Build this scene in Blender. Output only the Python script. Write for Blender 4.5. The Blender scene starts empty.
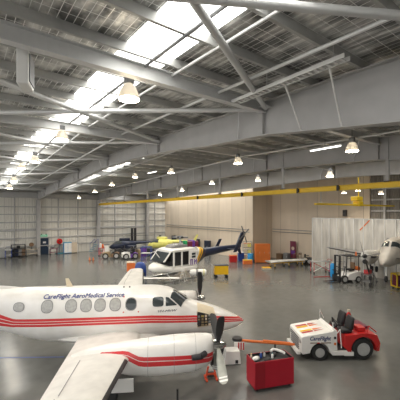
import bpy, bmesh, math, random
from mathutils import Vector, Matrix
random.seed(7)
PI = math.pi
SC = bpy.context.scene
COL = SC.collection

# ------------------------------------------------------------------ camera frame of reference
CAMH = 5.5
FPX = 315.0
YAW = math.atan2(235.0, 315.0)
Fv = (math.sin(YAW), math.cos(YAW))
Rv = (math.cos(YAW), -math.sin(YAW))

def W(lat, dep, z=0.0):
    return Vector((Rv[0]*lat + Fv[0]*dep, Rv[1]*lat + Fv[1]*dep, z))
def ray(px):
    t = (px - 200.0)/FPX
    return (Fv[0] + Rv[0]*t, Fv[1] + Rv[1]*t)
def G(px, py):
    d = CAMH*FPX/(py - 212.0)
    return W((px-200.0)/FPX*d, d, 0)
def zat(py, d):
    return CAMH + (212.0 - py)*d/FPX
def ang(hl, hd):
    return math.atan2(Rv[1]*hl + Fv[1]*hd, Rv[0]*hl + Fv[0]*hd)
def on_y(px, Y):
    r = ray(px); d = Y/r[1]
    return Vector((r[0]*d, Y, 0)), d
def on_x(px, X):
    r = ray(px); d = X/r[0]
    return Vector((X, r[1]*d, 0)), d

# ------------------------------------------------------------------ materials
MATS = {}
def mat(name, color, rough=0.5, metal=0.0, noise=0.0, nscale=8.0, bump=0.0, emit=0.0, emit_col=None, coat=0.0, trans=0.0, spec=None):
    if name in MATS: return MATS[name]
    m = bpy.data.materials.new(name); m.use_nodes = True
    nt = m.node_tree; b = nt.nodes['Principled BSDF']
    c = (color[0], color[1], color[2], 1)
    b.inputs['Base Color'].default_value = c
    b.inputs['Roughness'].default_value = rough
    b.inputs['Metallic'].default_value = metal
    if coat: b.inputs['Coat Weight'].default_value = coat
    if trans: b.inputs['Transmission Weight'].default_value = trans
    if spec is not None: b.inputs['Specular IOR Level'].default_value = spec
    tc = nt.nodes.new('ShaderNodeTexCoord')
    n = nt.nodes.new('ShaderNodeTexNoise'); n.inputs['Scale'].default_value = nscale; n.inputs['Detail'].default_value = 4
    nt.links.new(tc.outputs['Object'], n.inputs['Vector'])
    mx = nt.nodes.new('ShaderNodeMix'); mx.data_type = 'RGBA'; mx.blend_type = 'MULTIPLY'
    mx.inputs['Factor'].default_value = 1.0
    mx.inputs['A'].default_value = c
    rmp = nt.nodes.new('ShaderNodeValToRGB')
    lo = 1.0 - max(noise, 0.02)
    rmp.color_ramp.elements[0].position = 0.3; rmp.color_ramp.elements[0].color = (lo, lo, lo, 1)
    rmp.color_ramp.elements[1].position = 0.7; rmp.color_ramp.elements[1].color = (1, 1, 1, 1)
    nt.links.new(n.outputs['Fac'], rmp.inputs['Fac'])
    nt.links.new(rmp.outputs['Color'], mx.inputs['B'])
    nt.links.new(mx.outputs['Result'], b.inputs['Base Color'])
    if bump:
        bp = nt.nodes.new('ShaderNodeBump'); bp.inputs['Strength'].default_value = bump; bp.inputs['Distance'].default_value = 0.02
        nt.links.new(n.outputs['Fac'], bp.inputs['Height']); nt.links.new(bp.outputs['Normal'], b.inputs['Normal'])
    if emit:
        e = emit_col or color
        b.inputs['Emission Color'].default_value = (e[0], e[1], e[2], 1)
        b.inputs['Emission Strength'].default_value = emit
    MATS[name] = m
    return m

def math_node(nt, op, a=None, b=None, c=None):
    n = nt.nodes.new('ShaderNodeMath'); n.operation = op
    for i, v in enumerate((a, b, c)):
        if v is None: continue
        if isinstance(v, (int, float)): n.inputs[i].default_value = v
        else: nt.links.new(v, n.inputs[i])
    return n.outputs[0]

def panel_wall(name, base, axis, pitch, line, depth_col, rough=0.7, metal=0.0, stain=0.15, rib=None):
    """flat cladding with joint lines every PITCH metres along AXIS and soft stains"""
    m = bpy.data.materials.new(name); m.use_nodes = True; nt = m.node_tree
    b = nt.nodes['Principled BSDF']; b.inputs['Roughness'].default_value = rough; b.inputs['Metallic'].default_value = metal
    tc = nt.nodes.new('ShaderNodeTexCoord'); sp = nt.nodes.new('ShaderNodeSeparateXYZ')
    nt.links.new(tc.outputs['Object'], sp.inputs[0])
    s = sp.outputs[axis]
    f = math_node(nt, 'FRACT', math_node(nt, 'DIVIDE', s, pitch))
    mask = math_node(nt, 'LESS_THAN', f, line/pitch)
    cell = math_node(nt, 'FLOOR', math_node(nt, 'DIVIDE', s, pitch))
    wn = nt.nodes.new('ShaderNodeTexWhiteNoise'); wn.noise_dimensions = '1D'; nt.links.new(cell, wn.inputs['W'])
    n = nt.nodes.new('ShaderNodeTexNoise'); n.inputs['Scale'].default_value = 0.5; n.inputs['Detail'].default_value = 5
    mp = nt.nodes.new('ShaderNodeMapping'); mp.inputs['Scale'].default_value = (2.5, 2.5, 0.5)
    nt.links.new(tc.outputs['Object'], mp.inputs[0]); nt.links.new(mp.outputs[0], n.inputs['Vector'])
    v = math_node(nt, 'ADD', math_node(nt, 'MULTIPLY', n.outputs['Fac'], stain), math_node(nt, 'MULTIPLY', wn.outputs['Value'], stain*0.5))
    v = math_node(nt, 'SUBTRACT', 1.0, v)
    cm = nt.nodes.new('ShaderNodeMix'); cm.data_type = 'RGBA'; cm.blend_type = 'MULTIPLY'; cm.inputs['Factor'].default_value = 1
    cm.inputs['A'].default_value = (*base, 1)
    cb = nt.nodes.new('ShaderNodeCombineColor')
    for i in range(3): nt.links.new(v, cb.inputs[i])
    nt.links.new(cb.outputs[0], cm.inputs['B'])
    c2 = nt.nodes.new('ShaderNodeMix'); c2.data_type = 'RGBA'
    nt.links.new(mask, c2.inputs['Factor']); nt.links.new(cm.outputs['Result'], c2.inputs['A']); c2.inputs['B'].default_value = (*depth_col, 1)
    nt.links.new(c2.outputs['Result'], b.inputs['Base Color'])
    if rib:
        w = math_node(nt, 'SINE', math_node(nt, 'MULTIPLY', s, 2*PI/rib))
        bp = nt.nodes.new('ShaderNodeBump'); bp.inputs['Strength'].default_value = 0.6; bp.inputs['Distance'].default_value = 0.03
        nt.links.new(w, bp.inputs['Height']); nt.links.new(bp.outputs['Normal'], b.inputs['Normal'])
    MATS[name] = m
    return m

def band_mat(name, base, red, stops):
    """paint scheme: red where the mesh attribute 'band' lies in one of the STOPS intervals"""
    m = bpy.data.materials.new(name); m.use_nodes = True; nt = m.node_tree
    b = nt.nodes['Principled BSDF']; b.inputs['Roughness'].default_value = 0.28; b.inputs['Coat Weight'].default_value = 0.3
    at = nt.nodes.new('ShaderNodeAttribute'); at.attribute_name = 'band'
    tot = None
    for lo, hi in stops:
        a = math_node(nt, 'MULTIPLY', math_node(nt, 'GREATER_THAN', at.outputs['Fac'], lo), math_node(nt, 'LESS_THAN', at.outputs['Fac'], hi))
        tot = a if tot is None else math_node(nt, 'MAXIMUM', tot, a)
    tc = nt.nodes.new('ShaderNodeTexCoord'); n = nt.nodes.new('ShaderNodeTexNoise'); n.inputs['Scale'].default_value = 1.6; n.inputs['Detail'].default_value = 5
    nt.links.new(tc.outputs['Object'], n.inputs['Vector'])
    r = nt.nodes.new('ShaderNodeValToRGB'); r.color_ramp.elements[0].position = .35; r.color_ramp.elements[1].position = .6
    r.color_ramp.elements[0].color = (base[0]*.9, base[1]*.89, base[2]*.87, 1); r.color_ramp.elements[1].color = (*base, 1)
    nt.links.new(n.outputs['Fac'], r.inputs['Fac'])
    mx = nt.nodes.new('ShaderNodeMix'); mx.data_type = 'RGBA'
    nt.links.new(tot, mx.inputs['Factor']); nt.links.new(r.outputs['Color'], mx.inputs['A']); mx.inputs['B'].default_value = (*red, 1)
    nt.links.new(mx.outputs['Result'], b.inputs['Base Color'])
    MATS[name] = m
    return m

M = dict(
    steel=mat('steel', (.46, .45, .44), .5, 0.0, .1, 2),
    purlin=mat('purlin', (.52, .52, .50), .45, .3, .15, 3),
    tie=mat('tie', (.70, .70, .69), .4, .3, .05),
    galv=mat('galv', (.62, .62, .60), .35, .6, .2, 12),
    white=mat('white', (.80, .79, .76), .35, 0, .04, 3, coat=.2),
    wingw=mat('wingw', (.72, .705, .67), .4, 0, .2, 2.2),
    palecream=mat('palecream', (.62, .57, .50), .4, 0, .15, 2),
    cream=mat('cream', (.72, .62, .45), .5, 0, .1),
    tan=mat('tan', (.62, .52, .40), .6, 0, .15, 6),
    black=mat('black', (.015, .015, .017), .5, 0, .2),
    rubber=mat('rubber', (.022, .022, .023), .75, 0, .3, 20),
    dark=mat('dark', (.05, .05, .055), .5, .2, .3, 10),
    grey=mat('grey', (.25, .25, .25), .5, .2, .2, 8),
    blade=mat('blade', (.035, .036, .038), .45, 0, .1),
    bladeg=mat('bladeg', (.33, .34, .31), .45, .2, .2, 5),
    red=mat('red', (.40, .006, .022), .4, 0, .08, 3, coat=.1),
    redd=mat('redd', (.27, .004, .014), .45, 0, .08, 3),
    redp=mat('redp', (.55, .02, .02), .35, 0, .1, 4, coat=.3),
    orange=mat('orange', (.80, .19, .04), .5, 0, .12, 5),
    redor=mat('redor', (.72, .09, .03), .45, 0, .1, 5),
    orangec=mat('orangec', (.70, .18, .03), .55, 0, .2, 2),
    yellow=mat('yellow', (.85, .50, .01), .45, 0, .1, 5),
    crane=mat('crane', (.85, .58, .02), .45, 0, .1, 2),
    lime=mat('lime', (.80, .76, .20), .45, 0, .2, 3),
    blue=mat('blue', (.02, .06, .28), .4, 0, .15, 5),
    navy=mat('navy', (.010, .018, .05), .35, 0, .2, 4, coat=.2),
    cyan=mat('cyan', (.02, .30, .70), .4, 0, .1, 5),
    teal=mat('teal', (.05, .30, .38), .5, 0, .2, 5),
    purple=mat('purple', (.16, .05, .35), .45, 0, .1),
    maroon=mat('maroon', (.16, .02, .05), .4, 0, .1),
    brown=mat('brown', (.22, .13, .07), .6, 0, .3, 6),
    olive=mat('olive', (.30, .22, .12), .6, 0, .3, 5),
    doorb=mat('doorb', (.015, .035, .075), .5, 0, .1),
    green=mat('green', (.02, .35, .12), .5, 0, .1),
    glass=mat('glass', (.05, .06, .065), .08, 0, .1, 3),
    pane=mat('pane', (.46, .46, .44), .15, 0, .25, 14),
    rim=mat('rim', (.50, .50, .49), .4, .2, .15),
    chrome=mat('chrome', (.7, .7, .7), .15, 1.0, .05),
    text=mat('text', (.015, .035, .20), .4, 0, .02),
    textg=mat('textg', (.12, .13, .14), .5, 0, .02),
    gold=mat('gold', (.50, .38, .12), .5, .3, .2),
    lens=mat('lens', (1, .93, .8), .3, emit=28.0, emit_col=(1, .87, .66)),
    tube=mat('tube', (1, 1, 1), .3, emit=3.0, emit_col=(1, .98, .92)),
    sky=mat('skylight', (.9, .92, .9), .4, emit=4.5, emit_col=(1, .99, .95)),
    exit=mat('exit', (.12, .5, .28), .4, emit=0.15, emit_col=(.5, .9, .65)),
)

def refl_mat():
    m = bpy.data.materials.new('lamp_glass'); m.use_nodes = True; nt = m.node_tree
    b = nt.nodes['Principled BSDF']
    b.inputs['Base Color'].default_value = (.34, .33, .31, 1); b.inputs['Roughness'].default_value = .3
    b.inputs['Transmission Weight'].default_value = .25; b.inputs['IOR'].default_value = 1.2
    b.inputs['Emission Color'].default_value = (1, .86, .68, 1); b.inputs['Emission Strength'].default_value = .05
    return m
M['bell'] = refl_mat()

def floor_mat():
    m = bpy.data.materials.new('polished_floor'); m.use_nodes = True; nt = m.node_tree
    b = nt.nodes['Principled BSDF']
    tc = nt.nodes.new('ShaderNodeTexCoord')
    n1 = nt.nodes.new('ShaderNodeTexNoise'); n1.inputs['Scale'].default_value = .25; n1.inputs['Detail'].default_value = 6
    n2 = nt.nodes.new('ShaderNodeTexNoise'); n2.inputs['Scale'].default_value = 2.2; n2.inputs['Detail'].default_value = 8
    for n in (n1, n2): nt.links.new(tc.outputs['Object'], n.inputs['Vector'])
    a = math_node(nt, 'ADD', math_node(nt, 'MULTIPLY', n1.outputs['Fac'], .6), math_node(nt, 'MULTIPLY', n2.outputs['Fac'], .4))
    r = nt.nodes.new('ShaderNodeValToRGB')
    r.color_ramp.elements[0].position = .3; r.color_ramp.elements[0].color = (.118, .120, .114, 1)
    r.color_ramp.elements[1].position = .7; r.color_ramp.elements[1].color = (.172, .173, .164, 1)
    nt.links.new(a, r.inputs['Fac']); nt.links.new(r.outputs['Color'], b.inputs['Base Color'])
    r2 = nt.nodes.new('ShaderNodeMapRange'); r2.inputs['To Min'].default_value = .13; r2.inputs['To Max'].default_value = .24
    nt.links.new(n2.outputs['Fac'], r2.inputs['Value']); nt.links.new(r2.outputs[0], b.inputs['Roughness'])
    b.inputs['Specular IOR Level'].default_value = .55
    bp = nt.nodes.new('ShaderNodeBump'); bp.inputs['Strength'].default_value = .015; bp.inputs['Distance'].default_value = .01
    nt.links.new(n2.outputs['Fac'], bp.inputs['Height']); nt.links.new(bp.outputs[0], b.inputs['Normal'])
    return m
M['floor'] = floor_mat()

def roof_mat():
    """foil faced insulation over ribbed sheet with the safety mesh pressed into it"""
    m = bpy.data.materials.new('foil_roof'); m.use_nodes = True; nt = m.node_tree
    b = nt.nodes['Principled BSDF']
    tc = nt.nodes.new('ShaderNodeTexCoord'); sp = nt.nodes.new('ShaderNodeSeparateXYZ'); nt.links.new(tc.outputs['Object'], sp.inputs[0])
    mp = nt.nodes.new('ShaderNodeMapping'); mp.inputs['Scale'].default_value = (1.6, .8, 1)
    nt.links.new(tc.outputs['Object'], mp.inputs[0])
    n = nt.nodes.new('ShaderNodeTexNoise'); n.inputs['Scale'].default_value = 1.4; n.inputs['Detail'].default_value = 6
    nt.links.new(mp.outputs[0], n.inputs['Vector'])
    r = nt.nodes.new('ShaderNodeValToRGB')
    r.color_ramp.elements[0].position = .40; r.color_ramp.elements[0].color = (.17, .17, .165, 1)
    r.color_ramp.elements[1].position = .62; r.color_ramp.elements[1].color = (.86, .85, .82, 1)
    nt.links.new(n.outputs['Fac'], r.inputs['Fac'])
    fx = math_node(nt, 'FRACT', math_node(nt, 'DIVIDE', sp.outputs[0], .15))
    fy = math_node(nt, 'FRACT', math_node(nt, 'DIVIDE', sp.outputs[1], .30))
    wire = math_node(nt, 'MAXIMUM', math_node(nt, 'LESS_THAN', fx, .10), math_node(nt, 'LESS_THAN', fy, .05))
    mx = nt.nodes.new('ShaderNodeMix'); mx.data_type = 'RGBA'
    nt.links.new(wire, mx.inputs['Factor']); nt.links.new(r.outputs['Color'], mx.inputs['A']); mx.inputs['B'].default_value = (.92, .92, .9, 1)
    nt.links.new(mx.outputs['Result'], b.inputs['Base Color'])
    b.inputs['Metallic'].default_value = .6; b.inputs['Roughness'].default_value = .42
    w = math_node(nt, 'SINE', math_node(nt, 'MULTIPLY', sp.outputs[0], 2*PI/.2))
    h = math_node(nt, 'ADD', math_node(nt, 'MULTIPLY', w, .18), math_node(nt, 'MULTIPLY', n.outputs['Fac'], 2.0))
    bp = nt.nodes.new('ShaderNodeBump'); bp.inputs['Strength'].default_value = .7; bp.inputs['Distance'].default_value = .06
    nt.links.new(h, bp.inputs['Height']); nt.links.new(bp.outputs[0], b.inputs['Normal'])
    return m
M['roof'] = roof_mat()

def foil_mat():
    m = bpy.data.materials.new('silver_sheet'); m.use_nodes = True; nt = m.node_tree
    b = nt.nodes['Principled BSDF']; b.inputs['Metallic'].default_value = .55; b.inputs['Roughness'].default_value = .38
    tc = nt.nodes.new('ShaderNodeTexCoord')
    n = nt.nodes.new('ShaderNodeTexNoise'); n.inputs['Scale'].default_value = 1.3; n.inputs['Detail'].default_value = 7
    mp = nt.nodes.new('ShaderNodeMapping'); mp.inputs['Scale'].default_value = (2.2, 2.2, .35); nt.links.new(tc.outputs['Object'], mp.inputs[0]); nt.links.new(mp.outputs[0], n.inputs['Vector'])
    r = nt.nodes.new('ShaderNodeValToRGB'); r.color_ramp.elements[0].position = .3; r.color_ramp.elements[1].position = .75
    r.color_ramp.elements[0].color = (.46, .43, .38, 1); r.color_ramp.elements[1].color = (.78, .74, .66, 1)
    nt.links.new(n.outputs['Fac'], r.inputs['Fac']); nt.links.new(r.outputs['Color'], b.inputs['Base Color'])
    bp = nt.nodes.new('ShaderNodeBump'); bp.inputs['Strength'].default_value = .5; bp.inputs['Distance'].default_value = .05
    nt.links.new(n.outputs['Fac'], bp.inputs['Height']); nt.links.new(bp.outputs[0], b.inputs['Normal'])
    return m
M['foil'] = foil_mat()
M['clad'] = panel_wall('clad', (.84, .81, .74), 0, .76, .05, (.55, .53, .48), .55, 0, .18, rib=.19)
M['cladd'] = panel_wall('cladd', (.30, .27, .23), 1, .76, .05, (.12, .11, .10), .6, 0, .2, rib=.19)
M['conc'] = panel_wall('conc', (.78, .66, .52), 1, 2.4, .035, (.26, .21, .16), .75, 0, .22)
M['concx'] = panel_wall('concx', (.78, .66, .52), 0, 2.4, .035, (.26, .21, .16), .75, 0, .22)

# ------------------------------------------------------------------ mesh builder
class MB:
    def __init__(s): s.v = []; s.f = []
    def add(s, vs, fs):
        o = len(s.v); s.v += [Vector(p) for p in vs]; s.f += [tuple(i+o for i in f) for f in fs]; return s
    def box(s, c, d, rz=0, ry=0, rx=0):
        hx, hy, hz = d[0]/2, d[1]/2, d[2]/2
        R = Matrix.Rotation(rz, 3, 'Z') @ Matrix.Rotation(ry, 3, 'Y') @ Matrix.Rotation(rx, 3, 'X')
        vs = [R @ Vector((x*hx, y*hy, z*hz)) + Vector(c) for x in (-1, 1) for y in (-1, 1) for z in (-1, 1)]
        return s.add(vs, [(0, 1, 3, 2), (4, 6, 7, 5), (0, 4, 5, 1), (2, 3, 7, 6), (0, 2, 6, 4), (1, 5, 7, 3)])
    def tube(s, a, b, r0, r1=None, n=12):
        a = Vector(a); b = Vector(b); r1 = r0 if r1 is None else r1
        d = (b-a).normalized(); u = d.orthogonal().normalized(); w = d.cross(u)
        vs = []
        for p, r in ((a, r0), (b, r1)):
            vs += [p + (u*math.cos(2*PI*i/n) + w*math.sin(2*PI*i/n))*r for i in range(n)]
        fs = [(i, (i+1) % n, n+(i+1) % n, n+i) for i in range(n)]
        fs += [tuple(range(n-1, -1, -1)), tuple(range(n, 2*n))]
        return s.add(vs, fs)
    def path(s, pts, r, n=8):
        for a, b in zip(pts, pts[1:]): s.tube(a, b, r, n=n)
        return s
    def loft(s, rings, cap=True, closed=True):
        n = len(rings[0]); vs = [p for r in rings for p in r]; fs = []
        for k in range(len(rings)-1):
            for i in range(n if closed else n-1):
                j = (i+1) % n
                fs.append((k*n+i, k*n+j, (k+1)*n+j, (k+1)*n+i))
        if cap and closed:
            fs.append(tuple(range(n-1, -1, -1))); fs.append(tuple(range((len(rings)-1)*n, len(rings)*n)))
        return s.add(vs, fs)
    def lathe(s, prof, c=(0, 0, 0), n=20, axis='z', cap=True):
        rings = []
        for r, h in prof:
            ring = []
            for i in range(n):
                a = 2*PI*i/n; x, y = r*math.cos(a), r*math.sin(a)
                p = {'z': (x, y, h), 'x': (h, x, y), 'y': (y, h, x)}[axis]
                ring.append(Vector(p)+Vector(c))
            rings.append(ring)
        return s.loft(rings, cap)
    def prism(s, poly, lo, hi, axis='y'):
        """extrude a 2D outline; axis y: (x,z) outline, axis x: (y,z), axis z: (x,y)"""
        def P(p, t): return {'y': (p[0], t, p[1]), 'x': (t, p[0], p[1]), 'z': (p[0], p[1], t)}[axis]
        return s.loft([[Vector(P(p, lo)) for p in poly], [Vector(P(p, hi)) for p in poly]])
    def build(s, name, m, parent=None, bevel=0.0, smooth=True, angle=38, attr=None):
        me = bpy.data.meshes.new(name); me.from_pydata([tuple(p) for p in s.v], [], s.f)
        bm = bmesh.new(); bm.from_mesh(me); bmesh.ops.recalc_face_normals(bm, faces=bm.faces); bm.to_mesh(me); bm.free()
        me.materials.append(m if not isinstance(m, str) else M[m])
        if smooth and not (bevel and len(s.f) < 7):
            for p in me.polygons: p.use_smooth = True
            me.set_sharp_from_angle(angle=math.radians(angle))
        if attr is not None:
            a = me.attributes.new('band', 'FLOAT', 'POINT'); a.data.foreach_set('value', attr)
        o = bpy.data.objects.new(name, me); COL.objects.link(o)
        if parent is not None: o.parent = parent
        if bevel:
            bv = o.modifiers.new('bevel', 'BEVEL'); bv.width = bevel; bv.segments = 2; bv.limit_method = 'ANGLE'; bv.angle_limit = math.radians(40)
        return o

def tag(o, label, cat, group=None, kind=None):
    o['label'] = label; o['category'] = cat
    if group: o['group'] = group
    if kind: o['kind'] = kind
    return o
def thing(name, label, cat, loc=(0, 0, 0), rz=0.0, group=None):
    o = bpy.data.objects.new(name, None); COL.objects.link(o); o.location = loc; o.rotation_euler = (0, 0, rz); o.empty_display_size = .2
    return tag(o, label, cat, group)
def struct(o, label, cat, group=None): return tag(o, label, cat, group, 'structure')
def dup(root, loc, rz, label, group=None):
    r = root.copy(); COL.objects.link(r); r.location = loc; r.rotation_euler = (0, 0, rz); r['label'] = label
    if group: r['group'] = group
    for ch in list(root.children):
        c = ch.copy(); COL.objects.link(c); c.parent = r
        for g in ch.children:
            d = g.copy(); COL.objects.link(d); d.parent = c
    return r
def bx(name, m, c, d, parent=None, bevel=.01, **k): return MB().box(c, d, **k).build(name, m, parent, bevel)
def text_mesh(body, shear=0.0, bold=0.0):
    cu = bpy.data.curves.new('txt', 'FONT'); cu.body = body; cu.size = 1; cu.shear = shear; cu.resolution_u = 3
    o = bpy.data.objects.new('txt', cu); COL.objects.link(o)
    bpy.context.view_layer.update()
    me = bpy.data.meshes.new_from_object(o.evaluated_get(bpy.context.evaluated_depsgraph_get()))
    vs = [v.co.copy() for v in me.vertices]; fs = [tuple(p.vertices) for p in me.polygons]
    bpy.data.objects.remove(o); bpy.data.curves.remove(cu); bpy.data.meshes.remove(me)
    x0 = min(v.x for v in vs); x1 = max(v.x for v in vs); y0 = min(v.y for v in vs); y1 = max(v.y for v in vs)
    return [((v.x-x0)/(x1-x0), (v.y-y0)/(y1-y0)) for v in vs], fs
def lettering(body, place, m, parent, shear=0.0, bold=0.0):
    """place(u, v) -> local point; u, v run 0..1 over the text block"""
    vs, fs = text_mesh(body, shear)
    mb = MB()
    for du, dv in (((-1, 0), (1, 0), (0, .02), (0, -.02), (0, 0)) if bold else ((0, 0),)): mb.add([place(u+bold*du, v+dv*1.2) for u, v in vs], fs)
    me = bpy.data.meshes.new('lettering'); me.from_pydata([tuple(p) for p in mb.v], [], mb.f); me.materials.append(M[m])
    o = bpy.data.objects.new('lettering', me); COL.objects.link(o); o.parent = parent
    return o

# ------------------------------------------------------------------ building shell
RZ = [(-12, 8.35), (0, 8.75), (13.3, 9.08), (22, 9.25), (45.3, 8.08)]
BZ = [(-6, 6.9), (0, 7.2), (2.9, 7.45), (6.5, 7.89), (9.6, 8.05), (12.3, 8.15), (15.4, 8.11), (26.4, 7.77), (43, 7.32), (45.3, 7.2)]
BZ1 = [(-6, 6.9), (0, 7.2), (2.9, 7.45), (6.5, 7.89), (9.6, 8.05), (12, 8.27), (15.4, 8.43), (20.6, 8.46), (25, 8.22), (33.6, 7.76), (43, 7.15), (45.3, 7.0)]
def interp(T, x):
    if x <= T[0][0]: return T[0][1]
    for (a, b), (c, d) in zip(T, T[1:]):
        if x <= c: return b + (d-b)*(x-a)/(c-a)
    return T[-1][1]
def zt(y): return interp(RZ, y)
def zb(y): return interp(BZ1, y)
def zb2(y): return interp(BZ, y)
PUR = .2
X0, X1 = -5.0, 34.0

struct(bx('floor', 'floor', (12, 17, -.1), (90, 80, .2), bevel=0), 'polished grey epoxy hangar floor with soft lamp reflections', 'floor')
a, b_ = G(-60, 358.5), G(64, 357)
ln = MB(); dv = (b_-a).normalized(); nv = Vector((-dv.y, dv.x, 0))*.035
ln.add([a+nv+Vector((0, 0, .004)), a-nv+Vector((0, 0, .004)), b_-nv+Vector((0, 0, .004)), b_+nv+Vector((0, 0, .004)),
        a+nv, a-nv, b_-nv, b_+nv], [(0, 1, 2, 3), (4, 7, 6, 5), (0, 4, 5, 1), (1, 5, 6, 2), (2, 6, 7, 3), (3, 7, 4, 0)])
struct(ln.build('floor_marking', 'blue', smooth=False), 'thin blue painted line on the floor below the airplane tail', 'floor marking')

# walls
struct(bx('wall_back', 'clad', (10.6, 45.15, 4.15), (31.8, .3, 8.3), bevel=0), 'cream ribbed metal end wall with horizontal girts and a blue door', 'wall')
struct(bx('wall_right', 'conc', (26.6, 35.3, 4.45), (.4, 20, 8.9), bevel=0), 'beige concrete panel wall behind the stored helicopters', 'wall')
struct(bx('wall_return', 'concx', (28.3, 25.5, 4.6), (3.0, .4, 9.2), bevel=0), 'short beige concrete return wall beside the orange cabinet', 'wall')
struct(bx('wall_recess', 'conc', (29.95, 19.6, 4.6), (.4, 11.5, 9.2), bevel=0), 'recessed warm beige concrete wall behind the silver screen', 'wall')
struct(bx('wall_side', 'cladd', (30.05, 3.0, 4.6), (.4, 21.6, 9.2), bevel=0), 'dark brown ribbed metal wall above the silver screen', 'wall')
struct(bx('wall_front', 'clad', (14.0, -10.2, 4.3), (38, .4, 8.6), bevel=0), 'ribbed metal wall at the near end of the hangar', 'wall')

# girts on the end wall and the side wall
for z, h in ((6.15, .12), (5.2, .12), (4.2, .14), (3.25, .28), (2.2, .14), (1.15, .12)):
    struct(bx('wall_girt', 'steel', (10.6, 44.93, z), (31.6, .14, h), bevel=.01), f'horizontal steel girt on the cream end wall at {("head", "middle")[z>3]} height', 'girt', 'girts of the end wall')
for z in (7.6, 6.6, 5.6, 4.6, 3.6, 2.4, 1.2):
    struct(bx('wall_girt', 'steel', (29.75, 3.0, z), (.2, 21.4, .14), bevel=.01), 'horizontal steel girt on the brown metal side wall', 'girt', 'girts of the side wall')
for px in (14.5, 58.5, 78, 115, 136, 155):
    p, d = on_y(px, 44.86)
    struct(bx('wall_post', 'steel', (p.x, 44.9, 3.8), (.12, .12, 7.6), bevel=.01), 'slim vertical steel post on the cream end wall', 'post', 'slim posts of the end wall')
for y in (12.5, 9.5, 6.5, 3.5):
    struct(bx('wall_post', 'steel', (29.6, y, 4.5), (.16, .16, 9.0), bevel=.01), 'slim vertical steel post on the brown metal side wall', 'post', 'slim posts of the side wall')
struct(bx('trim_eave', 'steel', (14, 44.6, 7.62), (38, .3, .7), bevel=.02), 'grey steel eave beam along the top of the cream end wall', 'beam')

# roof sheets: foil ceiling with skylight strips let in
def sheet(x0, x1, name, m, lift=0.0, y0=-11.0, y1=45.3, t=.05):
    ys = sorted(set([y0, y1] + [y for y, _ in RZ if y0 < y < y1]))
    rings = []
    for y in ys:
        z = zt(y)+PUR+lift
        rings.append([Vector((x0, y, z)), Vector((x1, y, z)), Vector((x1, y, z+t)), Vector((x0, y, z+t))])
    return MB().loft(rings).build(name, m, smooth=False)
SKY = [(2.75, 3.95, -2, 40), (9.7, 10.5, 20, 42), (17.4, 19.2, 4, 44), (24.0, 26.2, 25, 44)]  # last two strips are unseen, added to brighten the far walls
cuts = [X0, 2.75, 3.95, 9.7, 10.5, 17.4, 19.2, 24.0, 26.2, X1]
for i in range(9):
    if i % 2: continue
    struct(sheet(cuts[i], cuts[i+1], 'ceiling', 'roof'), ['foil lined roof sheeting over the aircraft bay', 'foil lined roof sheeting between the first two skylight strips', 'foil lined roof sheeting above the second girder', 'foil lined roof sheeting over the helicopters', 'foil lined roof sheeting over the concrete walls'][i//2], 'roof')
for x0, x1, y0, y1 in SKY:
    struct(sheet(x0, x1, 'window_skylight', 'sky', 0, y0, y1), 'bright skylight strip ' + {2.75: 'running over the near lamps', 9.7: 'beyond the big grey girder', 17.4: 'added unseen above the yellow crane beam for light', 24.0: 'added unseen before the concrete walls for light'}[x0], 'skylight')
    if y0 > -11: struct(sheet(x0, x1, 'ceiling', 'roof', 0, -11, y0), 'roof sheeting at the near end of the skylight ' + {2.75: 'over the near lamps', 9.7: 'beyond the big girder', 17.4: 'added above the crane beam', 24.0: 'added unseen before the concrete walls for light'}[x0], 'roof')
    struct(sheet(x0, x1, 'ceiling', 'roof', 0, y1, 45.3), 'roof sheeting at the far end of the skylight ' + {2.75: 'over the near lamps', 9.7: 'beyond the big girder', 17.4: 'added above the crane beam', 24.0: 'added unseen before the concrete walls for light'}[x0], 'roof')

# purlins, struts between the frames, roof bracing
y = -3.0
while y < 45:
    z = zt(y)
    pu = MB(); pu.prism([(y-.035, z), (y+.035, z), (y+.035, z+.025), (y-.01, z+.025), (y-.01, z+PUR-.025), (y+.035, z+PUR-.025), (y+.035, z+PUR), (y-.035, z+PUR)], X0, X1, 'x')
    struct(pu.build('roof_purlin', 'purlin', smooth=False), 'grey steel purlin under the foil roof', 'purlin', 'roof purlins')
    y += 1.33
FR = [7.5, 15.2, 22.9]
NODES = [0, 6.65, 13.3, 20, 26.6, 33.3, 40]
def ibeam(y, x0, x1, dep, wid=.2, t=.02):
    z = zt(y)-.01
    p = [(y-wid/2, z), (y+wid/2, z), (y+wid/2, z-t), (y+t/2, z-t), (y+t/2, z-dep+t), (y+wid/2, z-dep+t), (y+wid/2, z-dep), (y-wid/2, z-dep), (y-wid/2, z-dep+t), (y-t/2, z-dep+t), (y-t/2, z-t), (y-wid/2, z-t)]
    return MB().prism(p, x0, x1, 'x').build('strut_beam', 'tie', smooth=False)
ORD = ['first', 'second', 'third', 'fourth', 'fifth', 'sixth', 'seventh', 'eighth', 'ninth']
for i, y in enumerate(NODES):
    for k, (x0, x1) in enumerate(((-.2, 7.45), (7.55, 15.15), (15.25, 22.85))):
        struct(ibeam(y, x0, x1, .34), f'grey strut beam, {ORD[i]} along, in the {ORD[k]} roof bay from the camera', 'roof beam')
def brace(x0, y0, x1, y1, lab):
    mb = MB(); a = Vector((x0, y0, zt(y0)-.22)); b = Vector((x1, y1, zt(y1)-.22))
    mb.tube(a, b, .075, n=10); mb.box(a+(b-a).normalized()*.1, (.3, .3, .03))
    struct(mb.build('roof_brace', 'tie'), lab, 'roof brace')
for i, y in enumerate(NODES[:-1]):
    brace(7.4, y+.1 if i else .95, 0, NODES[i+1] if i else 5.3, f'diagonal roof brace leaving the big girder at its {ORD[i]} node away from camera')
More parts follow.
